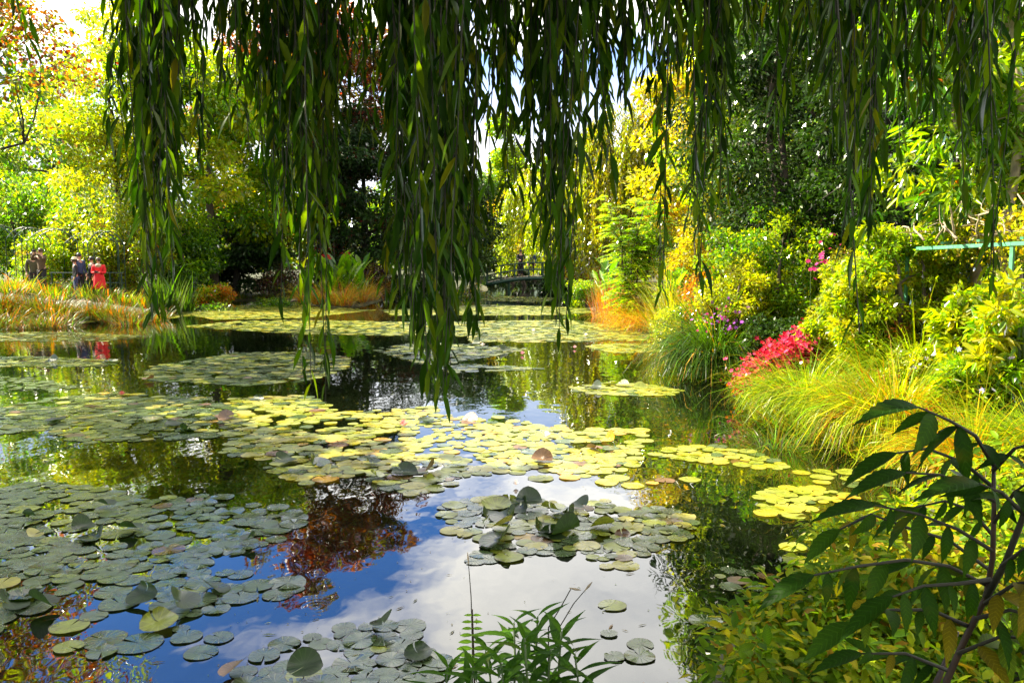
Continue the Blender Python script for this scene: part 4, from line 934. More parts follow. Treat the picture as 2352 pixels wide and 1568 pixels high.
# rafts traced on the water: (outline in picture coordinates, density, sizes, colour weights, label)
SHADY = (.50, .5, .025, .004, .0, .006); MIXD = (.30, .15, .40, .14, .02, .03); SUNY = (.06, .03, .50, .37, .04, .012); FARP = (.3, .3, .35, .08, .0, .02)  # raft sun and shade put into colour: yellower where lit, greyer where shaded
RAFTS = [
 ('west', [(-60, 1130), (130, 1106), (330, 1146), (480, 1136), (640, 1152), (700, 1192), (640, 1240), (570, 1262), (485, 1280), (480, 1310), (600, 1325), (690, 1345), (650, 1372), (575, 1365), (570, 1392), (480, 1404), (400, 1418), (365, 1396), (290, 1424), (250, 1445), (130, 1460), (150, 1400), (110, 1360), (60, 1420), (-60, 1460)], 1.0, (.105, .165), SHADY, 'grey-green lily pad in the wide shaded raft beside the blue reflection'),
 ('loose', [(130, 1425), (240, 1430), (350, 1450), (340, 1495), (260, 1500), (150, 1500)], .55, (.14, .18), (.3, .2, .4, .05, 0, 0), 'large loose lily pad floating on the deep blue reflection'),
 ('wet', [(370, 1450), (470, 1436), (530, 1480), (500, 1510), (400, 1500)], .6, (.10, .15), SHADY, 'half-sunk lily pad between the blue and the cloud reflection'),
 ('south', [(465, 1575), (560, 1525), (610, 1482), (690, 1450), (860, 1428), (950, 1436), (945, 1466), (1010, 1500), (1020, 1575)], 1.0, (.09, .14), SHADY, 'grey-green lily pad in the small shaded raft under the white cloud reflection'),
 ('middle_west', [(-60, 950), (120, 915), (260, 900), (420, 915), (520, 915), (540, 1000), (420, 1008), (200, 1018), (90, 986), (-60, 1005)], .95, (.11, .17), (.34, .34, .22, .06, .01, .02), 'greenish lily pad at the shaded west end of the long middle raft'),
 ('middle', [(520, 915), (700, 908), (780, 948), (960, 936), (1012, 930), (1005, 948), (985, 990), (1000, 1040), (1080, 1045), (1085, 990), (1080, 958), (1170, 956), (1250, 973), (1340, 983), (1480, 988), (1492, 1015), (1462, 1045), (1452, 1080), (1380, 1086), (1250, 1082), (1180, 1086), (1050, 1095), (1045, 1120), (940, 1137), (870, 1122), (840, 1085), (700, 1112), (640, 1088), (600, 1078), (640, 1060), (510, 1040), (540, 1000)], 1.0, (.11, .18), SUNY, 'sunlit yellow lily pad in the long middle raft'),
 ('middle_gap', [(1000, 950), (1080, 958), (1085, 1040), (1000, 1040)], .35, (.09, .13), SUNY, 'yellow lily pad in the loose gap of the long middle raft'),
 ('plants', [(1018, 1165), (1060, 1150), (1120, 1146), (1200, 1135), (1280, 1150), (1400, 1150), (1410, 1165), (1530, 1170), (1592, 1195), (1580, 1240), (1500, 1255), (1440, 1310), (1380, 1300), (1350, 1270), (1300, 1280), (1250, 1270), (1200, 1280), (1090, 1290), (1120, 1250), (1040, 1230)], .95, (.10, .15), (.30, .12, .36, .18, .02, .02), 'lily pad in the raft around the upright crumpled leaves'),
 ('string', [(1200, 1108), (1280, 1095), (1360, 1112), (1440, 1122), (1540, 1112), (1590, 1108), (1585, 1098), (1480, 1100), (1360, 1084), (1290, 1085)], .45, (.12, .17), (0, 0, .3, .4, .25, .05), 'yellow lily pad trailing south of the long middle raft'),
 ('east_strip', [(1490, 1045), (1560, 1024), (1650, 1022), (1745, 1040), (1805, 1068), (1780, 1080), (1690, 1066), (1600, 1062)], .75, (.11, .16), SUNY, 'yellow lily pad in the strip pointing to the golden tussock'),
 ('east_few', [(1835, 1085), (1900, 1080), (2070, 1078), (2090, 1110), (2000, 1118), (1870, 1108)], .40, (.12, .16), SUNY, 'scattered yellow lily pad below the golden tussock'),
 ('east_group', [(1738, 1150), (1760, 1122), (1850, 1118), (1940, 1125), (1955, 1150), (1870, 1160), (1830, 1185), (1750, 1186)], .8, (.11, .15), (.02, 0, .5, .45, .03, 0), 'yellow lily pad in the compact group off the shaded bank'),
 ('east_near', [(1775, 1275), (1820, 1250), (1900, 1225), (1990, 1240), (2000, 1275), (1900, 1295), (1800, 1300)], .8, (.13, .18), (0, 0, .4, .5, .1, 0), 'large yellow lily pad close under the shaded foreground shrub'),
 ('lone', [(1350, 1375), (1410, 1370), (1412, 1400), (1350, 1395)], .5, (.10, .12), (.3, .1, .5, .1, 0, 0), 'single small lily pad on the grey cloud reflection'),
 ('lone_two', [(1385, 1450), (1480, 1455), (1475, 1515), (1390, 1510)], .5, (.10, .13), SHADY, 'single wet lily pad beside the reflected dark tree'),
 ('east_red', [(1650, 1310), (1780, 1300), (1800, 1340), (1700, 1360), (1640, 1340)], .4, (.08, .11), (.2, .1, .2, .1, 0, .4), 'small reddish lily pad by the shaded bank'),
 ('bank_wet', [(1600, 1430), (1700, 1400), (1720, 1440), (1640, 1470)], .5, (.10, .14), (.5, .3, 0, 0, 0, .2), 'dull lily pad stranded at the shaded bank'),
 ('north_west', [(330, 872), (350, 840), (450, 826), (540, 810), (700, 808), (800, 822), (790, 850), (700, 876), (560, 886)], .75, (.10, .16), FARP, 'lily pad in the raft in front of the rusty sedges'),
 ('island', [(1305, 888), (1380, 880), (1480, 882), (1565, 896), (1540, 908), (1400, 908), (1320, 898)], 1.0, (.10, .15), (.1, 0, .6, .3, 0, 0), 'lime lily pad in the compact raft off the deep green tussock'),
 ('north', [(860, 802), (960, 785), (1215, 800), (1110, 822), (1030, 835), (1255, 846), (1040, 856), (940, 828)], .8, (.11, .16), FARP, ''),
 ('strip_west', [(-60, 822), (60, 818), (270, 828), (260, 842), (-60, 842)], .8, (.11, .16), FARP, ''),
 ('strip_wild', [(-60, 858), (60, 868), (200, 890), (120, 900), (-60, 888)], .35, (.1, .15), SHADY, ''),
 ('far_band', [(420, 750), (540, 738), (700, 735), (950, 740), (1300, 735), (1440, 750), (1510, 760), (1480, 782), (1250, 786), (1080, 786), (1080, 772), (700, 768)], .85, (.13, .19), (.2, .2, .45, .15, 0, .0), ''),
 ('far_east', [(1350, 795), (1420, 788), (1550, 792), (1545, 808), (1400, 810)], .9, (.11, .16), (.1, .05, .6, .2, 0, 0), ''),
 ('far_mid', [(880, 712), (1100, 700), (1340, 706), (1370, 718), (1250, 724), (900, 724)], .85, (.15, .2), (.2, .1, .6, .1, 0, 0), ''),
 ('far_gold', [(430, 722), (520, 702), (690, 700), (860, 712), (700, 730), (500, 734)], .8, (.14, .2), (.1, .05, .5, .35, 0, 0), ''),
 ('far_bridge', [(1080, 690), (1150, 680), (1280, 684), (1250, 694)], .6, (.15, .2), FARP, ''),
 ('far_sedge', [(-60, 766), (150, 762), (340, 772), (250, 784), (-60, 784)], .6, (.14, .18), FARP, ''),
 ('far_iris', [(320, 722), (420, 714), (480, 720), (380, 732)], .7, (.14, .18), FARP, ''),
]
def in_poly(x, y, poly):
    c = np.zeros(len(x), bool); n = len(poly)
    for i in range(n):
        (x1, y1), (x2, y2) = poly[i], poly[(i+1) % n]
        c ^= ((y1 > y) != (y2 > y)) & (x < (x2-x1)*(y-y1)/(y2-y1+1e-12)+x1)
    return c
PADS = []                                    # x, y, radius, raft index
for ri, (key, poly, dens, (r0, r1), cw, lab) in enumerate(RAFTS):
    r = np.random.default_rng(900+ri)
    W_ = [tuple(gp(*p)[:2]) for p in poly]; a = np.array(W_)
    lo, hi = a.min(0), a.max(0); area = .5*abs(sum(W_[i][0]*W_[(i+1) % len(W_)][1]-W_[(i+1) % len(W_)][0]*W_[i][1] for i in range(len(W_))))
    far = a[:, 1].mean() > 14
    got = []; target = int(area*dens/(math.pi*((r0+r1)/2)**2*.22))+1; tries = 0
    cell = {}
    while len(got) < target and tries < target*14:
        tries += 1
        x, y = r.uniform(lo[0], hi[0]), r.uniform(lo[1], hi[1])
        if not in_poly(np.array([x]), np.array([y]), W_)[0]: continue
        hole = math.sin(x*2.3+1.3*math.sin(y*1.9+ri)+ri)*math.sin(y*2.9+1.1*math.sin(x*2.1))+.35*math.sin(x*7.1+y*5.3)
        if hole > (.50 if dens > .7 else .9) and r.random() < .93: continue
        rad = r.uniform(r0, r1)*(.72 if not far else .86)*(1 if r.random() > .25 else r.uniform(.5, .8)); gx_, gy_ = int(x/.4), int(y/.4); ok = True
        for i in (-1, 0, 1):
            for j in (-1, 0, 1):
                for (x2, y2, q2) in cell.get((gx_+i, gy_+j), ()):
                    if (x-x2)**2+(y-y2)**2 < ((rad+q2)*(.62 if dens > .7 else .85))**2: ok = False
        if ok: cell.setdefault((gx_, gy_), []).append((x, y, rad)); got.append((x, y, rad, ri))
    PADS += got
# strays between the rafts
PADS = np.array(PADS)
PADS = PADS[shore_dist(PADS[:, :2]) < -.12]
rng = np.random.default_rng(4242)
seen = np.array([RAFTS[int(p[3])][5] != '' for p in PADS])
dist = np.hypot(PADS[:, 0], PADS[:, 1])
fr = np.abs(PADS[:, 0])/np.maximum(PADS[:, 1], .1) < .66
score = np.where(seen & fr, PADS[:, 2]/dist, -1)
order = np.argsort(-score); big = set(order[:300][score[order[:300]] > 0].tolist())
# upright / folded leaves the photograph shows, by pixel: (px, py, kind, index, material, radius, turn)
UP = [(330, 1375, 'fold', 3, 0, .16), (215, 1235, 'fold', 0, 0, .16), (190, 1215, 'fold', 4, 0, .15), (300, 1215, 'fold', 1, 0, .14), (245, 1165, 'fold', 1, 0, .12), (75, 1190, 'fold', 1, 0, .13),
      (420, 1390, 'fold', 0, 0, .17), (490, 1350, 'fold', 2, 1, .16), (570, 1245, 'fold', 1, 0, .10), (365, 1430, 'fold', 3, 2, .17), (55, 1370, 'cup', 0, 0, .17), (25, 1390, 'fold', 0, 0, .17), (95, 1395, 'fold', 4, 0, .15),
      (880, 1445, 'fold', 2, 0, .12), (700, 1545, 'fold', 4, 0, .14), (960, 1500, 'fold', 3, 0, .12), (540, 1545, 'fold', 2, 5, .13), (80, 1240, 'fold', 2, 3, .10),
      (730, 1065, 'fold', 1, 0, .17), (655, 1060, 'fold', 0, 1, .16), (745, 1085, 'fold', 2, 3, .13), (590, 915, 'fold', 3, 0, .14), (130, 965, 'cup', 1, 0, .16), (350, 965, 'cup', 2, 2, .17), (400, 975, 'cup', 0, 1, .15), (520, 960, 'fold', 2, 5, .14), (430, 985, 'fold', 0, 1, .14),
      (1245, 1055, 'fold', 4, 5, .15), (930, 1085, 'fold', 0, 0, .17), (985, 1085, 'fold', 4, 5, .15), (995, 1105, 'fold', 1, 2, .11), (855, 1065, 'fold', 1, 0, .11), (865, 1095, 'fold', 3, 2, .10), (1080, 968, 'fold', 2, 5, .15), (1400, 1010, 'fold', 4, 4, .14), (1365, 1030, 'fold', 0, 5, .12), (980, 965, 'cup', 1, 0, .14),
      (1140, 1160, 'cup', 0, 2, .15), (1165, 1155, 'fold', 3, 2, .13), (1195, 1165, 'fold', 1, 0, .14), (1125, 1180, 'fold', 1, 0, .11), (1160, 1190, 'fold', 0, 0, .15), (1215, 1160, 'fold', 4, 0, .13), (1270, 1175, 'fold', 3, 2, .12), (1300, 1185, 'fold', 0, 0, .13), (1250, 1215, 'fold', 1, 0, .14), (1300, 1225, 'fold', 4, 0, .17), (1270, 1225, 'fold', 3, 0, .12), (1385, 1210, 'fold', 1, 2, .12), (1150, 1215, 'fold', 2, 3, .13), (1145, 1245, 'fold', 0, 0, .17), (1430, 1225, 'fold', 3, 5, .07), (1335, 1165, 'fold', 2, 0, .10),
      (40, 825, 'cup', 1, 0, .18), (120, 828, 'fold', 0, 0, .18), (215, 828, 'fold', 2, 0, .18), (255, 830, 'cup', 2, 0, .18), (340, 872, 'fold', 1, 5, .14), (510, 955, 'fold', 0, 5, .13), (1105, 800, 'cup', 0, 0, .2), (1160, 805, 'fold', 2, 0, .2), (1090, 790, 'fold', 1, 0, .2), (1400, 880, 'cup', 0, 2, .15), (1430, 885, 'fold', 0, 2, .15), (1470, 888, 'fold', 2, 2, .14), (1370, 890, 'fold', 4, 0, .15)]
uplab = {'fold': 'folded lily pad standing out of the ', 'cup': 'cupped lily pad with raised rim in the '}
RN = {'west': 'wide shaded raft', 'loose': 'deep blue reflection', 'wet': 'blue reflection', 'south': 'small raft under the cloud reflection', 'middle_west': 'west end of the middle raft', 'middle': 'sunlit middle raft', 'plants': 'raft of crumpled leaves', 'strip_west': 'strip before the sedges', 'north_west': 'raft before the sedges', 'north': 'raft in the dark reflection', 'island': 'compact raft off the green tussock'}
used_xy = []
for (px, py, kd, idx, mi, rad) in UP:
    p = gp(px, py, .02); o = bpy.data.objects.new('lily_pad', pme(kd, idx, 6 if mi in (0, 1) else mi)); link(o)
    o.location = (p[0], p[1], .012+.05*(kd == 'fold')*rng.random()); o.scale = (rad*(.85 if 1018 < px < 1592 and 1135 < py < 1310 else (.62 if py > 1140 else .75)),)*3
    o.rotation_euler = (rng.normal(0, .08), rng.normal(0, .08), rng.uniform(0, 6.28)); used_xy.append((p[0], p[1], rad))
    key = min(RN, key=lambda k: min((p[0]-gp(*q)[0])**2+(p[1]-gp(*q)[1])**2 for rf in RAFTS if rf[0] == k for q in rf[1]))
    colw = ('dark green ', 'grey-green ', 'lime ', 'yellow ', 'orange ', 'reddish ')[mi]
    tag(o, colw+uplab[kd]+RN[key], 'lily pad', colw+kd+' pads in the '+RN[key])
ux = np.array(used_xy)
rest = []
cname = ('green', 'grey-green', 'lime', 'yellow', 'orange', 'reddish')
for i, (x, y, rad, ri) in enumerate(PADS):
    rf = RAFTS[int(ri)]; cw = np.array(rf[4], float)
    mi = int(rng.choice(6, p=cw/cw.sum())); z = rng.uniform(.003, .010); tl = rng.normal(0, .014, 2); rz = rng.uniform(0, 6.28)
    if i in big:
        o = bpy.data.objects.new('lily_pad', pme('flat', int(rng.integers(7)), mi)); link(o)
        o.location = (x, y, z); o.rotation_euler = (tl[0], tl[1], rz); o.scale = (rad, rad, rad)
        lb = rf[5]
        for w_ in ('sunlit yellow ', 'grey-green ', 'greenish ', 'yellow ', 'lime '): lb = lb.replace(w_+'lily', 'lily')
        sz_ = 'small ' if rad < .085 else ('broad ' if rad > .108 else '')
        lb = sz_+cname[mi]+' '+lb
        for w_ in ('small ', 'large ', 'broad '):
            if lb.count(w_+'lily') and sz_: lb = lb.replace(w_+'lily', 'lily')
        tag(o, lb, 'lily pad', (sz_+cname[mi]+' pads of the '+rf[0].replace('_', ' ')+' raft'))
    else: rest.append((x, y, rad, mi, z, rz, tl[0], tl[1]))
# the remaining small far pads, one mass
Vs = []; Fs = []; Ms = []; UVs = []; nv = 0
SM = [pad_shape(80+i, 9, (1.0,)) for i in range(5)]
for (x, y, rad, mi, z, rz, t0, t1) in rest:
    v, f, uv = SM[int(rng.integers(5))]; c, s = math.cos(rz), math.sin(rz)
    q = np.stack([x+rad*(v[:, 0]*c-v[:, 1]*s), y+rad*(v[:, 0]*s+v[:, 1]*c), z+rad*(v[:, 2]+v[:, 0]*t0+v[:, 1]*t1)], 1)
    Vs.append(q); UVs.append(uv); Fs += [tuple(k+nv for k in ff) for ff in f]; Ms += [mi]*len(f); nv += len(v)
Vs = np.concatenate(Vs); UVs = np.concatenate(UVs)
me = bpy.data.meshes.new('lily_pads'); me.from_pydata([tuple(v) for v in Vs], [], Fs)
for m_ in PADM: me.materials.append(m_)
me.polygons.foreach_set('material_index', np.array(Ms, np.int32)); me.polygons.foreach_set('use_smooth', [True]*len(Fs))
u = me.uv_layers.new(name='UVMap'); li = np.zeros(len(me.loops), np.int32); me.loops.foreach_get('vertex_index', li); u.data.foreach_set('uv', UVs[li].astype(np.float32).ravel()); me.update()
o = link(bpy.data.objects.new('lily_pads', me)); tag(o, 'mass of small distant lily pads spread over the pond', 'lily pads', kind='stuff')
# water-lily flowers
def lily_flower(px, py, size, colr, label):
    p = gp(px, py, .03); t = empty('lily_flower', (p[0], p[1], .02)); tag(t, label, 'water lily', 'open water-lily flowers'); r = np.random.default_rng(int(px))
    vv, ff = broad_leaf(length=1, width=.36, curl=-.35, fold=.5, wshape=(.25, .8, 1.0, .7, .06))
    me = bpy.data.meshes.new('petal'); me.from_pydata(vv, [], ff); me.materials.append(M['petal']); set_col(me, np.tile(np.array(colr), (len(vv), 1)))
    for ring, (n, el, ln) in enumerate(((9, .35, 1.0), (8, .8, .88), (6, 1.2, .7))):
        for k in range(n):
            a = 2*math.pi*(k+.5*ring)/n+r.normal(0, .08)
            place_leaf(me, t, (math.cos(a)*size*.06, math.sin(a)*size*.06, .01*ring), (math.cos(a)*math.cos(el), math.sin(a)*math.cos(el), math.sin(el)), (-math.cos(a)*math.sin(el), -math.sin(a)*math.sin(el), math.cos(el)), size*ln, 'petal')
    MB().lathe([(size*.10, .0), (size*.16, size*.15), (size*.05, size*.3)], seg=7).build('stamens', M['pad_yellow'], t)
for px, py, s, c_, lb in ((927, 975, .075, (.75, .25, .26), 'pink water-lily flower at the west of the sunlit middle raft'), (1255, 1000, .06, (.78, .75, .68), 'white water-lily flower in the sunlit middle raft'), (1185, 1110, .035, (.8, .76, .7), 'tiny white bud flower south of the middle raft'),
                          (1108, 793, .075, (.8, .78, .7), 'white water-lily flower in the far raft in the dark reflection'), (1070, 965, .04, (.7, .66, .6), 'small pale bud by the gap of the middle raft'), (1432, 882, .07, (.8, .77, .68), 'white flower on the compact raft off the green tussock'), (1200, 812, .065, (.75, .35, .4), 'pink flower in the far raft beside the white flower'),
                          (1345, 770, .075, (.8, .78, .7), 'white flower far off beside the amber grasses'), (1320, 798, .06, (.75, .4, .4), 'pink flower far off beyond the compact raft'), (280, 905, .06, (.6, .15, .12), 'red lily bud at the shaded west end of the middle raft'), (1225, 760, .075, (.8, .78, .7), 'white flower in the far band of pads')):
    lily_flower(px, py, s, c_, lb)

# fallen willow leaves, specks and scraps lying on the water
r = np.random.default_rng(888); n = 1500
Yd = 3.2+14*r.random(n)**1.6; Xd = r.uniform(-.62, .62, n)*Yd; keep = shore_dist(np.stack([Xd, Yd], 1)) < -.1
Xd, Yd = Xd[keep], Yd[keep]; n = len(Xd); an = r.uniform(0, 6.28, n); small = r.random(n) < .8
Lr = np.where(small, r.uniform(.006, .018, n), r.uniform(.04, .085, n)); Wr = np.where(small, Lr*.7, Lr*.2)
o = leaves('floating_leaves', np.stack([Xd, Yd, np.full(n, .0035)], 1), np.stack([np.cos(an), np.sin(an), np.zeros(n)], 1), np.tile((0, 0, 1.0), (n, 1))+r.normal(0, .05, (n, 3)), Lr, Wr, pick_cols(r, [(.30, .26, .10, .4), (.12, .10, .02, .3), (.22, .14, .03, .3), (.10, .13, .02, .3)], n), 'leaf', None, droop=0)
tag(o, 'fallen willow leaves and specks drifting on the open water', 'floating leaves', kind='stuff')
# ------------------------------------------------------------------ rose arches, rail and footbridge
def arch(px0, px1, pytop, Y0, Y1, label):
    a = at(px0, 640, Y0); b = at(px1, 640, Y1); zt = at((px0+px1)/2, pytop, (Y0+Y1)/2)[2]; z0 = gz(a[0], a[1])
    t = empty('rose_arch', (a[0], a[1], z0)); tag(t, label, 'arch', 'green rose arches over the path')
    d = b[:2]-a[:2]; w = np.linalg.norm(d); hs = zt-z0-.55; n = 15
    for off in (0, .5):
        o2 = np.array((-d[1], d[0]))/w*off; pts = [(o2[0], o2[1], 0), (o2[0], o2[1], hs)]
        for k in range(1, n):
            q = k/n; pts.append((d[0]*q+o2[0], d[1]*q+o2[1], hs+.55*math.sin(math.pi*q)**.8))
        pts += [(d[0]+o2[0], d[1]+o2[1], hs), (d[0]+o2[0], d[1]+o2[1], 0)]
        MB().tube(pts, .020, 6).build('hoop', M['paint_dark'], t, True)
    for q in (.12, .35, .65, .88):
        z = hs+.55*math.sin(math.pi*q)**.8; o2 = np.array((-d[1], d[0]))/w*.5
        MB().tube([(d[0]*q, d[1]*q, z), (d[0]*q+o2[0], d[1]*q+o2[1], z)], .012, 5).build('cross_bar', M['paint_dark'], t)
arch(-70, 38, 515, 34.5, 34.5, 'dark green iron rose arch under the maple branches')
arch(18, 105, 522, 35.2, 35.2, 'dark green iron rose arch over the photographing man')
arch(66, 182, 525, 34.6, 34.6, 'wide dark green iron rose arch over the pair in dark clothes')
arch(150, 272, 532, 35.5, 35.5, 'dark green iron rose arch over the red dress')
arch(205, 275, 530, 33.8, 33.8, 'narrow green iron rose arch beside the bamboo')
ra = at(120, 655, 34.4); rb = at(280, 650, 34.4); z0 = gz(ra[0], ra[1]); t = empty('path_rail', (ra[0], ra[1], z0)); tag(t, 'dark green low rail between path and sedges', 'rail')
n = 6
for i in range(n+1): MB().box(((rb[0]-ra[0])*i/n, (rb[1]-ra[1])*i/n, .45), (.05, .05, .9)).build('post', M['paint_dark'], t)
for z in (.5, .92): MB().tube([(-.1, 0, z), (rb[0]-ra[0]+.1, rb[1]-ra[1], z)], .022, 6).build('rail', M['paint_dark'], t)

bl = at(1140, 640, 54.5); br = at(1320, 640, 54.5); bz = .35
bt = empty('footbridge', ((bl[0]+br[0])/2, 54.5, 0)); tag(bt, 'green arched wooden footbridge under the trailing willow', 'bridge')
hw = (br[0]-bl[0])/2+.6; N_ = 14
def arc(q): return .62+.42*(1-q*q)
for side in (-.95, .95):
    mb = MB(); pts = [(hw*q, side, arc(q)-.12) for q in np.linspace(-1, 1, N_)]; mb.tube(pts, .13, 6); mb.build('girder', M['paint_green'], bt, True)
    for hh in (.45, .90): MB().tube([(hw*q, side, arc(q)+hh) for q in np.linspace(-1, 1, N_)], .045, 6).build('handrail', M['paint_green'], bt, True)
    for q in np.linspace(-1, 1, 8): MB().box((hw*q, side, arc(q)+.42), (.09, .09, 1.0)).build('post', M['paint_green'], bt)
solid('deck_wood', (.30, .26, .2), .8, 12, .3, .2)
q0 = np.linspace(-1, 1, 31)
for a_, b_ in zip(q0[:-1], q0[1:]):
    qm = (a_+b_)/2; MB().box((hw*qm, 0, arc(qm)), (hw*(b_-a_)-.015, 1.75, .04)).build('plank', M['deck_wood'], bt)
for q in (-.55, .55):
    for side in (-.8, .8): MB().tube([(hw*q, side, -1.0), (hw*q, side, arc(q)-.2)], .09, 7).build('pile', M['paint_green'], bt)

# ------------------------------------------------------------------ visitors
def skin_obj(name, V, E, Rr, mat, parent, root=0, sub=1):
    me = bpy.data.meshes.new(name); me.from_pydata([tuple(v) for v in V], E, []); me.materials.append(mat)
    o = link(bpy.data.objects.new(name, me), parent)
    md = o.modifiers.new('skin', 'SKIN'); md.use_smooth_shade = True
    for i, q in enumerate(me.skin_vertices[0].data):
        q.radius = (Rr[i], Rr[i]) if np.isscalar(Rr[i]) else Rr[i]; q.use_root = (i == root)
    s = o.modifiers.new('sub', 'SUBSURF'); s.levels = sub; s.render_levels = sub
    return o
def person(label, px, Y, height, face, top, bottom, hair, arms='down', hat=None, bend=0.0, dress=False, z=None, holds=None, scarf=None, turn=0.0):
    """face: heading of the chest in radians (0 = towards -Y, the camera side)"""
    p = at(px, 640, Y); zb = gz(p[0], p[1])+.03 if z is None else z
    t = empty('person', (p[0], p[1], zb), face); tag(t, label, 'person')
    s = height/1.7
    def up(x, y, zz):                       # torso points lean forward by bend about the hip
        if zz > .92 and bend: a = bend; dz = zz-.92; y, zz = y*math.cos(a)-dz*math.sin(a), .92+dz*math.cos(a)+y*math.sin(a)
        return np.array((x, y, zz))*s
    V = [up(0, 0, .95), up(0, 0, 1.12), up(0, 0, 1.32), up(0, .0, 1.44), up(0, -.01, 1.52), up(0, -.02, 1.60), up(0, -.015, 1.68)]
    Rr = [(.14, .105), (.125, .09), (.155, .10), (.06, .055), (.055, .055), (.075, .09), (.06, .075)]
    E = [(0, 1), (1, 2), (2, 3), (3, 4), (4, 5), (5, 6)]
    def add(v, r_, par): V.append(v); Rr.append((r_, r_)); E.append((par, len(V)-1)); return len(V)-1
    AR = {'down': [(.20, .0, 1.38), (.25, .02, 1.10), (.25, -.08, .86)], 'held': [(.20, 0, 1.38), (.25, -.03, 1.10), (.05, -.24, 1.12)], 'photo': [(.19, -.02, 1.38), (.25, -.20, 1.28), (.06, -.26, 1.53)], 'rest': [(.2, 0, 1.38), (.27, -.1, 1.12), (.16, -.32, 1.05)]}[arms]
    sleeves = []; hands = []
    for sd in (-1, 1):
        pts = [up(q[0]*sd, q[1], q[2]) for q in AR]
        i1 = add(pts[0], .052*s, 2); i2 = add(pts[1], .042*s, i1); i3 = add(pts[2], .03*s, i2)
        d = pts[2]-pts[1]; d = d/np.linalg.norm(d); sdv = np.cross(d, (0, 1, .3)); sdv = sdv/np.linalg.norm(sdv)
        i4 = add(pts[2]+d*.07*s, .032*s, i3)
        for k, (o_, ln) in enumerate(((-.027, .07), (-.009, .082), (.009, .078), (.026, .062))):
            f1 = add(pts[2]+d*(.105)*s+sdv*o_*s, .0095*s, i4); add(pts[2]+d*(.09+ln)*s+sdv*o_*1.1*s+np.array((0, -.012, -.008))*s, .008*s, f1)
        f1 = add(pts[2]+d*.05*s-sdv*.05*s, .011*s, i4); add(pts[2]+d*.09*s-sdv*.062*s, .009*s, f1)
        sleeves.append(pts); hands.append(pts[2]+d*.09*s)
    for sd in (-1, 1):
        h0 = add(np.array((.09*sd, 0, .88))*s, .088*s, 0); k = add(np.array((.10*sd, -.015, .48))*s, .06*s, h0); an = add(np.array((.10*sd, .02, .09))*s, .04*s, k)
        ft = add(np.array((.105*sd, -.05, .04))*s, .038*s, an); add(np.array((.11*sd, -.15, .03))*s, .03*s, ft)
    Rr = [(q[0]*s, q[1]*s) if i < 7 else q for i, q in enumerate(Rr)]
    bd = skin_obj('body', V, E, Rr, M['skin'], t)
    hd = V[5]
    # face: nose, eyes and mouth as one small part each
    MB().tube([hd+np.array((0, -.085, .015))*s, hd+np.array((0, -.115, -.012))*s], (.008*s, .014*s), 5).build('nose', M['skin'], bd)
    for sd in (-1, 1):
        MB().lathe([(.002, -.008), (.010, -.004), (.010, .004), (.002, .008)], hd+np.array((.03*sd, -.084, .022))*s, 6).build('eye', M['camera_black'], bd)
        MB().lathe([(.004, -.03), (.016, -.012), (.016, .015), (.005, .03)], hd+np.array((.078*sd, 0, .0))*s, 6, .5).build('ear', M['skin'], bd)
    MB().box(hd+np.array((0, -.088, -.045))*s, (.045*s, .01, .010*s)).build('mouth', M['cloth_red'], bd)
    # hair cap
    mb = MB(); mb.lathe([(.088, -.04), (.098, .02), (.092, .07), (.06, .108), (.01, .12)], hd+np.array((0, .018, .01))*s, 12, 1.05); mb.build('hair', hair, bd, True)
    if hat: mb = MB(); mb.lathe([(.15, .05), (.155, .058), (.095, .07), (.095, .13), (.075, .15), (.01, .155)], hd+np.array((0, .01, .02))*s, 14); mb.build('hat', hat, t, True)
    # clothes
    cv = [up(0, .0, .80), up(0, 0, 1.12), up(0, 0, 1.30), up(0, 0, 1.405)]; cr = [(.165*s, .125*s), (.148*s, .112*s), (.178*s, .122*s), (.085*s, .075*s)]; ce = [(0, 1), (1, 2), (2, 3)]
    for pts in sleeves:
        b0 = len(cv); cv += [pts[0], pts[1], pts[2]-(pts[2]-pts[1])*.12]; cr += [(.072*s,)*2, (.058*s,)*2, (.048*s,)*2]; ce += [(2, b0), (b0, b0+1), (b0+1, b0+2)]
    skin_obj('dress' if dress else 'jacket', cv, ce, cr, top, t)
    if dress:
        mb = MB(); mb.lathe([(.15, 1.08), (.19, .95), (.215, .80), (.235, .62), (.25, .46), (.235, .45)], (0, 0, 0), 18, .78); mb.v = [np.array(v)*s for v in mb.v]
        mb.v = [v*np.array((1+.05*math.sin(7*math.atan2(v[1], v[0]+1e-6)), 1+.05*math.sin(7*math.atan2(v[1], v[0]+1e-6)), 1)) for v in mb.v]; mb.build('skirt', top, t, True)
    else:
        lv = [np.array((0, 0, 1.0))*s]; lr = [(.155*s, .12*s)]; le = []
        for sd in (-1, 1):
            b0 = len(lv); lv += [np.array((.09*sd, 0, .86))*s, np.array((.10*sd, -.012, .48))*s, np.array((.10*sd, .01, .11))*s]; lr += [(.10*s,)*2, (.078*s,)*2, (.068*s,)*2]; le += [(0, b0), (b0, b0+1), (b0+1, b0+2)]
        skin_obj('trousers', lv, le, lr, bottom, t)
    for sd in (-1, 1): MB().tube([np.array((.10*sd, .06, .045))*s, np.array((.105*sd, -.06, .05))*s, np.array((.11*sd, -.18, .035))*s], (.045*s, .05*s, .035*s), 8).build('shoe', M['camera_black'], t, True)
    if scarf: mb = MB(); mb.lathe([(.11, -.05), (.12, -.02), (.095, .02), (.07, .05)], up(0, -.03, 1.42), 12, .85); mb.build('scarf', scarf, t, True)
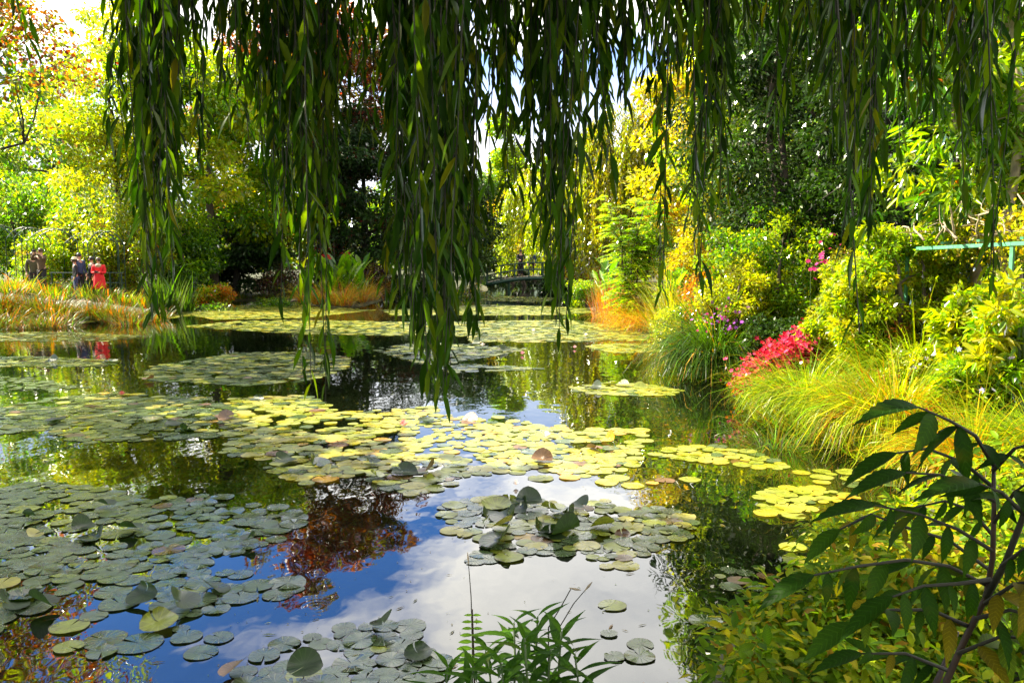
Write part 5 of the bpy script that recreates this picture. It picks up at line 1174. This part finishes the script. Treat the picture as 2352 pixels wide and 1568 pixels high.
    if holds:
        c = (hands[0]+hands[1])/2
        mb = MB(); mb.box(c+np.array((0, -.02, .015))*s, (.13*s, .06*s, .085*s)); q = empty(holds[0], t.location, face); tag(q, holds[1], 'camera')
        co = mb.build('camera_body', M['camera_black'], q); MB().tube([c+np.array((0, -.05, .012))*s, c+np.array((0, -.12, .012))*s], (.035*s, .038*s), 9).build('lens', M['camera_black'], q)
    return t
person('woman in a red dress and coat looking down at her hands', 228, 33.0, 1.68, .15, M['cloth_red'], None, M['hair_brown'], 'held', dress=True, scarf=M['cloth_print'], holds=('pocket_camera', 'small black camera in the hands of the woman in red'))
person('person in black standing half hidden beside the woman in red', 213, 33.7, 1.62, -.6, M['cloth_dark'], M['cloth_dark'], M['hair_black'], 'down')
person('dark haired person in a navy jacket next to the pale hat', 184, 33.5, 1.72, 1.2, M['cloth_blue'], M['cloth_dark'], M['hair_black'], 'down')
person('person with a pale hat and dark jacket on the path', 174, 33.0, 1.55, -1.0, M['cloth_dark'], M['cloth_blue'], M['hair_brown'], 'down', hat=M['hat_straw'])
person('man in a brown jacket raising a camera to his face', 97, 33.2, 1.82, -.25, M['cloth_brown'], M['cloth_dark'], M['hair_brown'], 'photo', holds=('raised_camera', 'black camera raised by the man in the brown jacket'))
person('person in olive clothes beside the man with the camera', 78, 33.8, 1.68, .5, M['cloth_olive'], M['cloth_dark'], M['hair_brown'], 'down')
person('person in a white shirt bending down in front of the dark yew niche', 427, 39.5, 1.7, 1.0, M['cloth_white'], M['cloth_dark'], M['hair_black'], 'rest', bend=.5)
zb = arc(.1)+.02
person('visitor in black leaning on the footbridge railing', 1196, 54.3, 1.72, .2, M['cloth_dark'], M['cloth_dark'], M['hair_black'], 'rest', z=zb)
person('second visitor in navy on the footbridge', 1222, 54.6, 1.66, -.4, M['cloth_blue'], M['cloth_dark'], M['hair_brown'], 'down', z=zb-.01)
person('far visitor in a red jacket behind the dark canna', 1372, 46, 1.66, .8, M['cloth_red'], M['cloth_blue'], M['hair_black'], 'down')
# ------------------------------------------------------------------ the big willow the photographer stands under
WG = [(.028, .072, .002), (.048, .100, .003), (.095, .150, .004), (.014, .040, .002)]
wl_ = empty('weeping_willow', (-2.6, -1.4, gz(-2.6, -1.4)-.05)); tag(wl_, 'large weeping willow overhead with long dark strands hanging before the pond', 'tree')
wo = np.array(wl_.location); r = np.random.default_rng(2024)
tp = curve((0, 0, 0), (.5, .3, 4.6), r, .04, 9); MB().tube(tp, np.linspace(.42, .26, 9), 12).build('trunk', M['bark'], wl_, True)
limbs = []
for (e, z) in (((-1.6, 3.0), 4.5), ((-.9, 3.4), 4.4), ((-.2, 2.9), 4.3), ((.5, 3.3), 4.45), ((1.1, 2.9), 4.3), ((1.8, 3.1), 4.4), ((-2.6, 4.4), 5.6), ((-4.0, 3.6), 5.4), ((-1.2, 5.0), 6.6), ((.6, 4.6), 6.4), ((-5.0, .5), 5.5), ((-3.0, -5.0), 5.6), ((1.5, -3.0), 5.5)):
    c = curve(tp[-1], np.array((e[0], e[1], z))-wo, r, .05, 9, sag=-.10); limbs.append(c); MB().tube(c, np.linspace(.12, .018, 9), 8).build('limb', M['bark'], wl_, True)
# strands: (pixel x from, to, lowest pixel y, its scatter, number, depth)
ST = [(292, 440, 170, 70, 14, 2.6), (300, 420, 330, 60, 11, 2.5), (318, 402, 480, 60, 10, 2.45), (335, 400, 620, 50, 6, 2.4), (350, 385, 750, 20, 5, 2.3), (392, 402, 560, 20, 2, 2.4),
      (440, 570, 110, 35, 10, 2.7), (450, 466, 420, 25, 3, 2.5), (520, 560, 320, 40, 3, 2.6), (485, 500, 250, 40, 2, 2.7),
      (565, 815, 240, 60, 26, 2.7), (570, 800, 380, 60, 16, 2.6), (610, 790, 510, 45, 13, 2.5), (660, 740, 600, 40, 6, 2.4), (684, 694, 720, 40, 2, 2.4), (718, 740, 870, 60, 3, 2.2), (752, 756, 960, 5, 1, 2.1),
      (815, 880, 90, 60, 5, 2.9), (838, 862, 300, 60, 3, 2.7),
      (880, 1050, 260, 60, 18, 2.7), (885, 1070, 430, 70, 13, 2.6), (900, 1095, 600, 60, 14, 2.45), (905, 950, 730, 25, 8, 2.4), (955, 1045, 800, 50, 13, 2.25), (975, 1030, 915, 25, 8, 2.15), (1062, 1095, 740, 40, 5, 2.35),
      (1080, 1190, 170, 70, 11, 2.8), (1120, 1180, 330, 60, 6, 2.7), (1140, 1178, 490, 35, 4, 2.55),
      (1205, 1320, 330, 80, 9, 2.6), (1212, 1310, 520, 70, 8, 2.5), (1245, 1300, 670, 50, 6, 2.35), (1280, 1296, 780, 10, 3, 2.25),
      (1270, 1500, 110, 50, 18, 2.8), (1300, 1420, 260, 50, 14, 2.65), (1372, 1398, 390, 50, 4, 2.55), (1415, 1505, 250, 50, 10, 2.65), (1490, 1512, 320, 20, 2, 2.6),
      (1520, 1530, 690, 15, 2, 2.2), (1515, 1560, 230, 60, 5, 2.6), (1560, 1680, 130, 50, 11, 2.7), (1580, 1672, 300, 60, 9, 2.55), (1590, 1668, 500, 50, 6, 2.45), (1602, 1612, 685, 12, 2, 2.25),
      (1685, 1800, 100, 45, 9, 2.8), (1772, 1784, 310, 15, 2, 2.6), (1800, 1900, 130, 50, 10, 2.7), (1835, 1870, 260, 50, 4, 2.6),
      (1880, 2060, 210, 70, 14, 2.6), (1890, 2040, 370, 60, 10, 2.5), (1930, 2025, 530, 40, 8, 2.4), (1952, 1957, 800, 4, 1, 2.05),
      (2040, 2200, 160, 60, 12, 2.65), (2050, 2190, 310, 45, 9, 2.55), (2170, 2275, 220, 70, 12, 2.5), (2205, 2270, 400, 70, 7, 2.4), (2248, 2258, 705, 15, 2, 2.2), (2262, 2290, 90, 50, 3, 2.6), (34, 50, 110, 30, 3, 2.4)]
wleaf = [leaf_mesh('willow_leaf', np.array(c_)*1.0, 'leaf_willow', length=1, width=.165, curl=cu, fold=.35, twist=tw, wshape=(.05, .55, .95, 1.0, .72, .36, .03)) for c_, cu, tw in ((WG[0], .12, .2), (WG[1], .2, .5), (WG[2], .05, -.4), (WG[3], .28, .3), (WG[1], .1, -.2), (WG[0], .35, .8))]
LP = []; LA = []; LN = []; LL = []; LC = []; cand = []; smb = MB(); nst = 0
limb_pts = np.concatenate([c[4:] for c in limbs[:6]])
for (px, px1, py, spy, n, Y) in ST:
    for k in range(n):
        Yk = Y+r.normal(0, .16); x_ = px+(px1-px)*(k+r.uniform(.1, .9))/n; yb = py+r.normal(0, spy*.6) if n > 1 else py
        yb -= 38
        tip = at(x_, yb, Yk); top = np.array((tip[0]+r.normal(0, .05), tip[1]+r.normal(0, .05)+.05, 4.15+r.uniform(-.3, .15)))
        ln = top[2]-tip[2]; m_ = 9; q = np.linspace(0, 1, m_)[:, None]
        sway = r.normal(0, .03, 3); pts = top+(tip-top)*q+np.sin(q*math.pi*r.uniform(.8, 1.6))*sway*np.array((1, 1, 0))
        lone = n <= 3
        nst += 1
        sob = wl_
        if nst % 2 or lone: sob = MB().tube(pts-wo, np.linspace(.0042, .0011, m_), 4).build('strand', M['twig'], wl_)
        else: smb.tube(pts-wo, np.linspace(.0042, .0011, m_), 4)
        st = .033 if not lone else .034; s = np.arange(.25, ln, st)
        if px == 1952: s = np.concatenate([s[s < ln*.62], np.arange(ln*.70, ln, .045)])
        s = s+r.normal(0, .008, len(s)); s = np.clip(s, 0, ln); kq = s/ln*(m_-1); i0 = np.minimum(kq.astype(int), m_-2)
        P = pts[i0]+(pts[i0+1]-pts[i0])*(kq-i0)[:, None]; nl = len(P)
        ang = np.cumsum(r.normal(2.4, .5, nl)); fl = r.uniform(.15, .85, nl)
        A = np.stack([np.cos(ang)*fl, np.sin(ang)*fl, -np.ones(nl)], 1); Nn = np.stack([np.cos(ang), np.sin(ang), fl], 1)+r.normal(0, .45, (nl, 3))
        L_ = np.clip(r.lognormal(-2.37, .28, nl), .045, .145)*(1-.25*(s/ln)**4)
        keep = r.random(nl) < .93
        for j in np.nonzero(keep)[0]:
            pyj = (CY-FPX*((P[j][2]-H)*math.cos(PITCH)+P[j][1]*math.sin(PITCH))/(P[j][1]*math.cos(PITCH)-(P[j][2]-H)*math.sin(PITCH)))
            vis = -1 if pyj < 10 else L_[j]/P[j][1]*(1.6 if lone else 1)*(1+.35*(s[j]/ln))
            cand.append((vis, P[j], A[j], Nn[j], L_[j], sob))
smb.build('twigs', M['twig'], wl_)['kind'] = 'stuff'
vis = np.array([c[0] for c in cand]); od = np.argsort(-vis); nobj = 300
for j in od[:nobj]:
    _, p, a, nn, L_, sob = cand[j]; place_leaf(wleaf[int(r.integers(6))], sob, p-wo, a, nn, L_)
P = np.array([cand[j][1] for j in od[nobj:]])-wo; A = np.array([cand[j][2] for j in od[nobj:]]); Nn = np.array([cand[j][3] for j in od[nobj:]]); L_ = np.array([cand[j][4] for j in od[nobj:]])
col = pick_cols(r, [(*c, w) for c, w in zip(WG+[(.16, .17, .006)], (.35, .3, .2, .25, .03))], len(P), None, jit=.25)
leaves('leaves', P, A, Nn, L_, L_*.19, col, 'leaf_willow', wl_, detail=2, droop=.16)
# the rest of the canopy above the picture: leafy curtains on the higher limbs
CP = []; CA = []
for i in range(520):
    a = r.uniform(0, 2*math.pi); q = math.sqrt(r.random()); x, y = -2.0+math.cos(a)*q*5.6, 1.0+math.sin(a)*q*4.2
    z0 = 7.6-1.6*q*q+r.normal(0, .3); zmin = 4.2 if y > -.5 else 2.6
    zmin = max(zmin, 2.2+.45*max(y, 0)); z1 = max(zmin, z0-r.uniform(.8, 3.2)); n = max(4, int((z0-z1)/.05)); tt = np.linspace(0, 1, n)
    p = np.stack([np.full(n, x)+.1*np.sin(tt*4+i), np.full(n, y), z0+(z1-z0)*tt], 1)+r.normal(0, .06, (n, 3)); CP.append(p); CA.append(np.array((0, 0, -1.0))+r.normal(0, .45, (n, 3)))
CP = np.concatenate(CP); CA = np.concatenate(CA); n = len(CP); L_ = r.uniform(.16, .28, n)
leaves('crown', CP-wo, CA, rnd_dir(r, n), L_, L_*.2, pick_cols(r, [(*c, 1) for c in WG], n), 'leaf_willow', wl_)

# ------------------------------------------------------------------ shaded foreground shrub with large compound leaves
NG = [(.015, .044, .003), (.024, .060, .004), (.010, .030, .003), (.06, .095, .006), (.13, .105, .006)]
TOOTH = (.04, .36, .50, .74, .78, .95, .90, 1.0, .90, .92, .76, .72, .52, .44, .26, .13, .02)
nleaf = [leaf_mesh('compound_leaflet', c_, 'leaf_near', length=1, width=w_, curl=cu, fold=.25, twist=tw, teeth=.3, wshape=TOOTH) for c_, w_, cu, tw in ((NG[0], .34, .45, .2), (NG[1], .36, .35, -.3), (NG[2], .32, .6, .4), (NG[0], .30, .3, 0), (NG[3], .36, .45, .3), (NG[4], .34, .35, -.2))]
sb0 = at(2170, 1640, 1.75); fg = empty('foreground_shrub', (sb0[0], sb0[1], gz(sb0[0], sb0[1]))); tag(fg, 'shaded elder-like shrub with dark compound leaves and a reddish stem on the near bank', 'shrub'); fo_ = np.array(fg.location); r = np.random.default_rng(31)
def wp(px, py, Y): return at(px, py, Y)-fo_
main = [np.array((0, 0, 0)), wp(2175, 1560, 1.75), wp(2215, 1470, 1.74), wp(2265, 1370, 1.72), wp(2280, 1280, 1.70), wp(2283, 1170, 1.70), wp(2282, 1060, 1.70)]
MB().tube(main, np.linspace(.009, .004, 7), 8).build('stem', M['stem_red'], fg, True)
MB().tube([wp(2265, 1370, 1.72), wp(2310, 1290, 1.65), wp(2352, 1180, 1.6), wp(2400, 1080, 1.55)], (.008, .007, .006, .004), 7).build('branch', M['twig'], fg, True)
MB().tube([np.array((.08, .05, 0)), wp(2150, 1568, 1.9), wp(2200, 1450, 1.88)], (.01, .008, .004), 7).build('branch', M['stem_red'], fg, True)
def rachis(pts, Y0, Y1, n, size, end=True, down=.5, cols=(0, 1, 2, 3)):
    c = [wp(x, y, Y0+(Y1-Y0)*i/(len(pts)-1)) for i, (x, y) in enumerate(pts)]; c = np.array(c)
    stk = MB().tube(c, np.linspace(.005, .002, len(c)), 6).build('leaf_stalk', M['twig'], fg, True)
    for k in range(n):
        q = (k+.8)/(n+.3)*(len(c)-1); i0 = min(int(q), len(c)-2); p = c[i0]+(c[i0+1]-c[i0])*(q-i0); d = c[i0+1]-c[i0]; d = d/np.linalg.norm(d)
        sd = np.cross(d, (0, -.25, 1)); sd /= np.linalg.norm(sd)
        for s in (-1, 1):
            if r.random() < .08: continue
            ax = sd*s*.75+d*.55+np.array((0, -.05, -down*r.uniform(.4, 1.3)))+r.normal(0, .25, 3)
            place_leaf(nleaf[cols[int(r.integers(len(cols)))]], stk, p, ax, np.array((0, -.5, 1.0))+r.normal(0, .35, 3), .9*size*r.uniform(.6, 1.25)*(1-.25*abs(k/n-.4)))
    if end: place_leaf(nleaf[cols[0]], stk, c[-1], c[-1]-c[-2]+np.array((0, 0, -.01)), np.array((0, -.4, 1.0)), size*1.3)
rachis([(2280, 1065), (2240, 1000), (2180, 965), (2110, 935)], 1.70, 1.55, 3, .115, down=.8)
rachis([(2281, 1080), (2330, 1030), (2400, 1010)], 1.70, 1.6, 2, .12, down=.6)
rachis([(2283, 1150), (2230, 1120), (2160, 1090), (2080, 1085)], 1.7, 1.62, 4, .10, down=.7)
rachis([(2282, 1200), (2330, 1130), (2400, 1080)], 1.7, 1.62, 3, .11, down=.7)
rachis([(2281, 1265), (2200, 1215), (2110, 1180), (2010, 1160)], 1.7, 1.62, 4, .10, down=.75)
rachis([(2270, 1345), (2180, 1300), (2080, 1285), (1970, 1300), (1870, 1320)], 1.72, 1.6, 6, .10, down=.9)
rachis([(2275, 1310), (2180, 1240), (2080, 1210), (2000, 1180), (1930, 1215)], 1.9, 1.85, 5, .085, down=.5, cols=(1, 3, 4, 5))
rachis([(2262, 1385), (2330, 1340), (2420, 1330)], 1.68, 1.55, 3, .13, down=.5, cols=(1, 4, 5))
rachis([(2230, 1440), (2140, 1400), (2040, 1400), (1960, 1430)], 1.74, 1.7, 4, .10, down=.5, cols=(1, 4, 5, 0))
rachis([(2200, 1500), (2300, 1460), (2400, 1470)], 1.72, 1.6, 3, .12, down=.5, cols=(0, 4, 5))
rachis([(2352, 1180), (2300, 1130), (2250, 1110)], 1.6, 1.55, 2, .11, down=.7)
rachis([(2180, 1540), (2080, 1500), (1980, 1500)], 1.8, 1.75, 4, .09, down=.4, cols=(0, 1, 2, 5))
rachis([(2283, 1120), (2210, 1060), (2130, 1030), (2060, 1040)], 1.72, 1.7, 4, .10, down=.9)
rachis([(2300, 1300), (2352, 1260), (2420, 1250)], 1.62, 1.5, 3, .11, down=.8)
rachis([(2281, 1230), (2230, 1170), (2170, 1150), (2100, 1165)], 1.8, 1.85, 4, .09, down=.9, cols=(0, 2, 3))
rachis([(2275, 1330), (2200, 1340), (2120, 1345), (2050, 1370)], 1.66, 1.6, 4, .10, down=.9, cols=(0, 2, 1))
rachis([(2240, 1420), (2320, 1400), (2400, 1420)], 1.66, 1.6, 3, .11, down=.8, cols=(0, 2, 4))
# leafy undergrowth on the near bank: several bushes; the leaves seen largest are parts
ul = [leaf_mesh('bush_leaf', c_, 'leaf_near', length=1, width=.46, curl=cu, fold=.3, wshape=(.05, .6, 1.0, .92, .55, .03)) for c_, cu in (((.075, .13, .005), .2), ((.14, .17, .005), .3), ((.045, .095, .005), .15), ((.22, .19, .006), .25), ((.17, .10, .008), .35))]
def undergrowth(label, c0, w, d, h_, nl, leaf, seed, nparts, w_cols, ncl=55):
    r = np.random.default_rng(seed); z = gz(c0[0], c0[1]); t = empty('undergrowth_bush', (c0[0], c0[1], z)); tag(t, label, 'bush', 'bushes of the near bank')
    C = np.stack([r.uniform(-.5, .5, ncl)*w, r.uniform(-.5, .5, ncl)*d, h_*np.sqrt(r.uniform(.15, 1, ncl))], 1)
    C[:, 2] *= np.clip(1.25-1.1*((C[:, 0]/w)**2+(C[:, 1]/d)**2)*2, .35, 1)
    for i in range(ncl):
        if i % 4 == 0: MB().tube(curve((C[i][0]*.4, C[i][1]*.4, 0), C[i], r, .1, 5), np.linspace(.007, .003, 5), 5).build('stem', M['stem_green' if i % 8 else 'stem_red'], t)
    ci = r.integers(0, ncl, nl); dd = rnd_dir(r, nl)*(r.random((nl, 1))**.5)*np.array((.16, .16, .11))
    P = C[ci]+dd; P[:, 2] = np.maximum(P[:, 2], .02); A = unit(dd)+rnd_dir(r, nl)*.5+np.array((0, 0, -.25)); Nn = np.array((0, -.1, 1.0))+rnd_dir(r, nl)*.5; Lr = leaf*r.uniform(.6, 1.35, nl)
    ck = r.choice(5, nl, p=w_cols)
    W3 = P+np.array((c0[0], c0[1], z)); od = np.argsort(np.linalg.norm(W3-np.array((0, 0, H)), axis=1)-W3[:, 2]*1.2)
    for j in od[:nparts]: place_leaf(ul[ck[j]], t, P[j], A[j], Nn[j], Lr[j])
    k = od[nparts:]; cc = np.array([(.075, .13, .005), (.14, .17, .005), (.045, .095, .005), (.22, .19, .006), (.17, .10, .008)])[ck[k]]*np.exp(r.normal(0, .2, (len(k), 1)))
    leaves('foliage', P[k], A[k], Nn[k], Lr[k], Lr[k]*.46, cc, 'leaf_near', t, detail=2)
    return t
def g2(px, py, z=.35): p = gp(px, py, z); return (p[0], p[1])
undergrowth('yellow-green leafy bush at the water under the shaded compound leaves', g2(2150, 1325), 1.0, .9, .40, 2600, .062, 301, 150, (.3, .35, .15, .15, .05))
undergrowth('dense green bush on the near bank below the compound leaves', g2(2010, 1465), .9, .7, .38, 2600, .058, 302, 200, (.35, .25, .25, .1, .05))
undergrowth('low mixed bush with yellowing leaves at the foot of the reddish stem', g2(2250, 1480), 1.0, .7, .42, 2400, .062, 303, 200, (.3, .25, .2, .15, .1))
undergrowth('low leafy bush creeping into the water beside the reflected dark tree', g2(1850, 1450), .6, .45, .24, 1500, .055, 304, 120, (.3, .3, .2, .15, .05))
undergrowth('bush of dull green leaves at the very edge of the near bank', g2(1990, 1600), 1.1, .5, .34, 1800, .06, 305, 120, (.35, .25, .25, .1, .05))
undergrowth('tall leafy bush beside the golden tussocks behind the compound leaves', g2(2330, 1280), .9, .9, .55, 2200, .06, 306, 60, (.35, .35, .1, .15, .05))
# lance-leaved plant, pinnate shoot and seed stalks at the near edge
r = np.random.default_rng(71)
lv = [leaf_mesh('lance_leaf', c_, 'leaf_near', length=1, width=.20, curl=cu, fold=.3, twist=tw, wshape=(.05, .6, .95, 1.0, .82, .5, .22, .02)) for c_, cu, tw in (((.030, .085, .005), .35, .2), ((.045, .11, .005), .5, -.2), ((.022, .062, .004), .25, 0))]
def lance(label, px, pyt, Y, n, h_, seed, size=.13):
    r = np.random.default_rng(seed); top = at(px, pyt, Y); z = gz(top[0], top[1]); t = empty('willowherb_plant', (top[0], top[1], z)); tag(t, label, 'plant', 'lance-leaved plants at the near edge'); hh = top[2]-z
    c = curve((r.normal(0, .05), r.normal(0, .05), 0), (0, 0, hh), r, .05, 7); MB().tube(c, np.linspace(.006, .003, 7), 6).build('stem', M['stem_green'], t, True)
    for k in range(n):
        q = 1-(k/n)**1.2*.62; i0 = min(int(q*6), 5); p = c[i0]+(c[i0+1]-c[i0])*(q*6-i0); a = k*2.4+r.normal(0, .25); el = .75-.75*(k/n)+r.normal(0, .12)
        place_leaf(lv[k % 3], t, p, (math.cos(a)*math.cos(el), math.sin(a)*math.cos(el), math.sin(el)), (-math.cos(a)*math.sin(el)+.01, -math.sin(a)*math.sin(el), math.cos(el)), size*r.uniform(.75, 1.15)*(.65+.5*min(1, k/5)))
for i, (px, py, Y) in enumerate(((1120, 1490, 2.45), (1180, 1430, 2.4), (1235, 1415, 2.45), (1290, 1450, 2.4), (1205, 1465, 2.25), (1265, 1490, 2.3), (1150, 1520, 2.3), (1320, 1500, 2.35), (1090, 1530, 2.3), (1030, 1530, 2.4))): lance('dark lance-leaved willowherb in the clump at the near edge', px, py, Y, 26, .4, 400+i, .125)
ps = empty('pinnate_shoot', (*at(1085, 1400, 2.5)[:2], gz(*at(1085, 1400, 2.5)[:2]))); tag(ps, 'upright bright green shoot with paired oval leaflets beside the willowherb', 'plant'); hh = at(1085, 1398, 2.5)[2]-ps.location[2]
MB().tube([(0, 0, 0), (.01, 0, hh*.5), (0, 0, hh)], (.005, .004, .002), 6).build('stem', M['stem_red'], ps)
pl = leaf_mesh('oval_leaflet', (.10, .20, .012), 'leaf_near', length=1, width=.42, curl=.1, fold=.15, wshape=(.1, .75, 1, .95, .65, .1))
for k in range(9):
    z = hh-.02-k*.022
    for s in (-1, 1): place_leaf(pl, ps, (0, 0, z), (s, -.15, .12), (0, -.35, 1), (.028+.004*min(k, 5))*r.uniform(.9, 1.1))
undergrowth('pale seedling clump around the foot of the pinnate shoot', tuple(at(1075, 1500, 2.45)[:2]), .5, .25, .42, 420, .05, 307, 60, (.3, .5, .1, .1, 0), 25)
for i, (pts) in enumerate((((1085, 1480), (1082, 1370), (1075, 1280)), ((1260, 1440), (1290, 1390), (1312, 1350), (1322, 1352)), ((1285, 1440), (1318, 1385), (1352, 1345)))):
    b = at(pts[0][0], 1560, 2.6); z = gz(b[0], b[1]); t = empty('grass_stalk', (b[0], b[1], z)); tag(t, ('thin dark rush stalk standing alone above the pinnate shoot', 'bent dry grass stalk with drooping seed head above the willowherb', 'straight dry grass stalk with seed head leaning over the willowherb')[i], 'grass')
    c = [np.zeros(3)]+[at(x, y, 2.55)-np.array((b[0], b[1], z)) for x, y in pts]
    MB().tube(c, np.linspace(.0028, .0012, len(c)), 5).build('stalk', M['twig'], t); e = c[-1]; d = (c[-1]-c[-2])/np.linalg.norm(c[-1]-c[-2])
    MB().tube([e-d*.02, e, e+d*.018], (.0015, .0045 if i else .003, .001), 5).build('seed_head', M['bark_pale'], t)

# ------------------------------------------------------------------ far woodland closing the view
r = np.random.default_rng(5); n = 26000; a = r.uniform(R(-62), R(62), n); D_ = r.uniform(98, 118, n)
hgt = 11+2.5*np.sin(a*9+1)+1.5*np.sin(a*23)+1.0*np.sin(a*51)
P = np.stack([np.sin(a)*D_, np.cos(a)*D_, hgt*r.random(n)**.7], 1)
wd = leaves('woodland', P, rnd_dir(r, n), rnd_dir(r, n), np.full(n, 1.15), np.full(n, .8), pick_cols(r, pal((GRN, .5), (MID, .4), (YGR, .3), (OLV, .3)), n), 'leaf', None); tag(wd, 'hazy far woodland beyond the garden trees', 'woodland', kind='stuff')
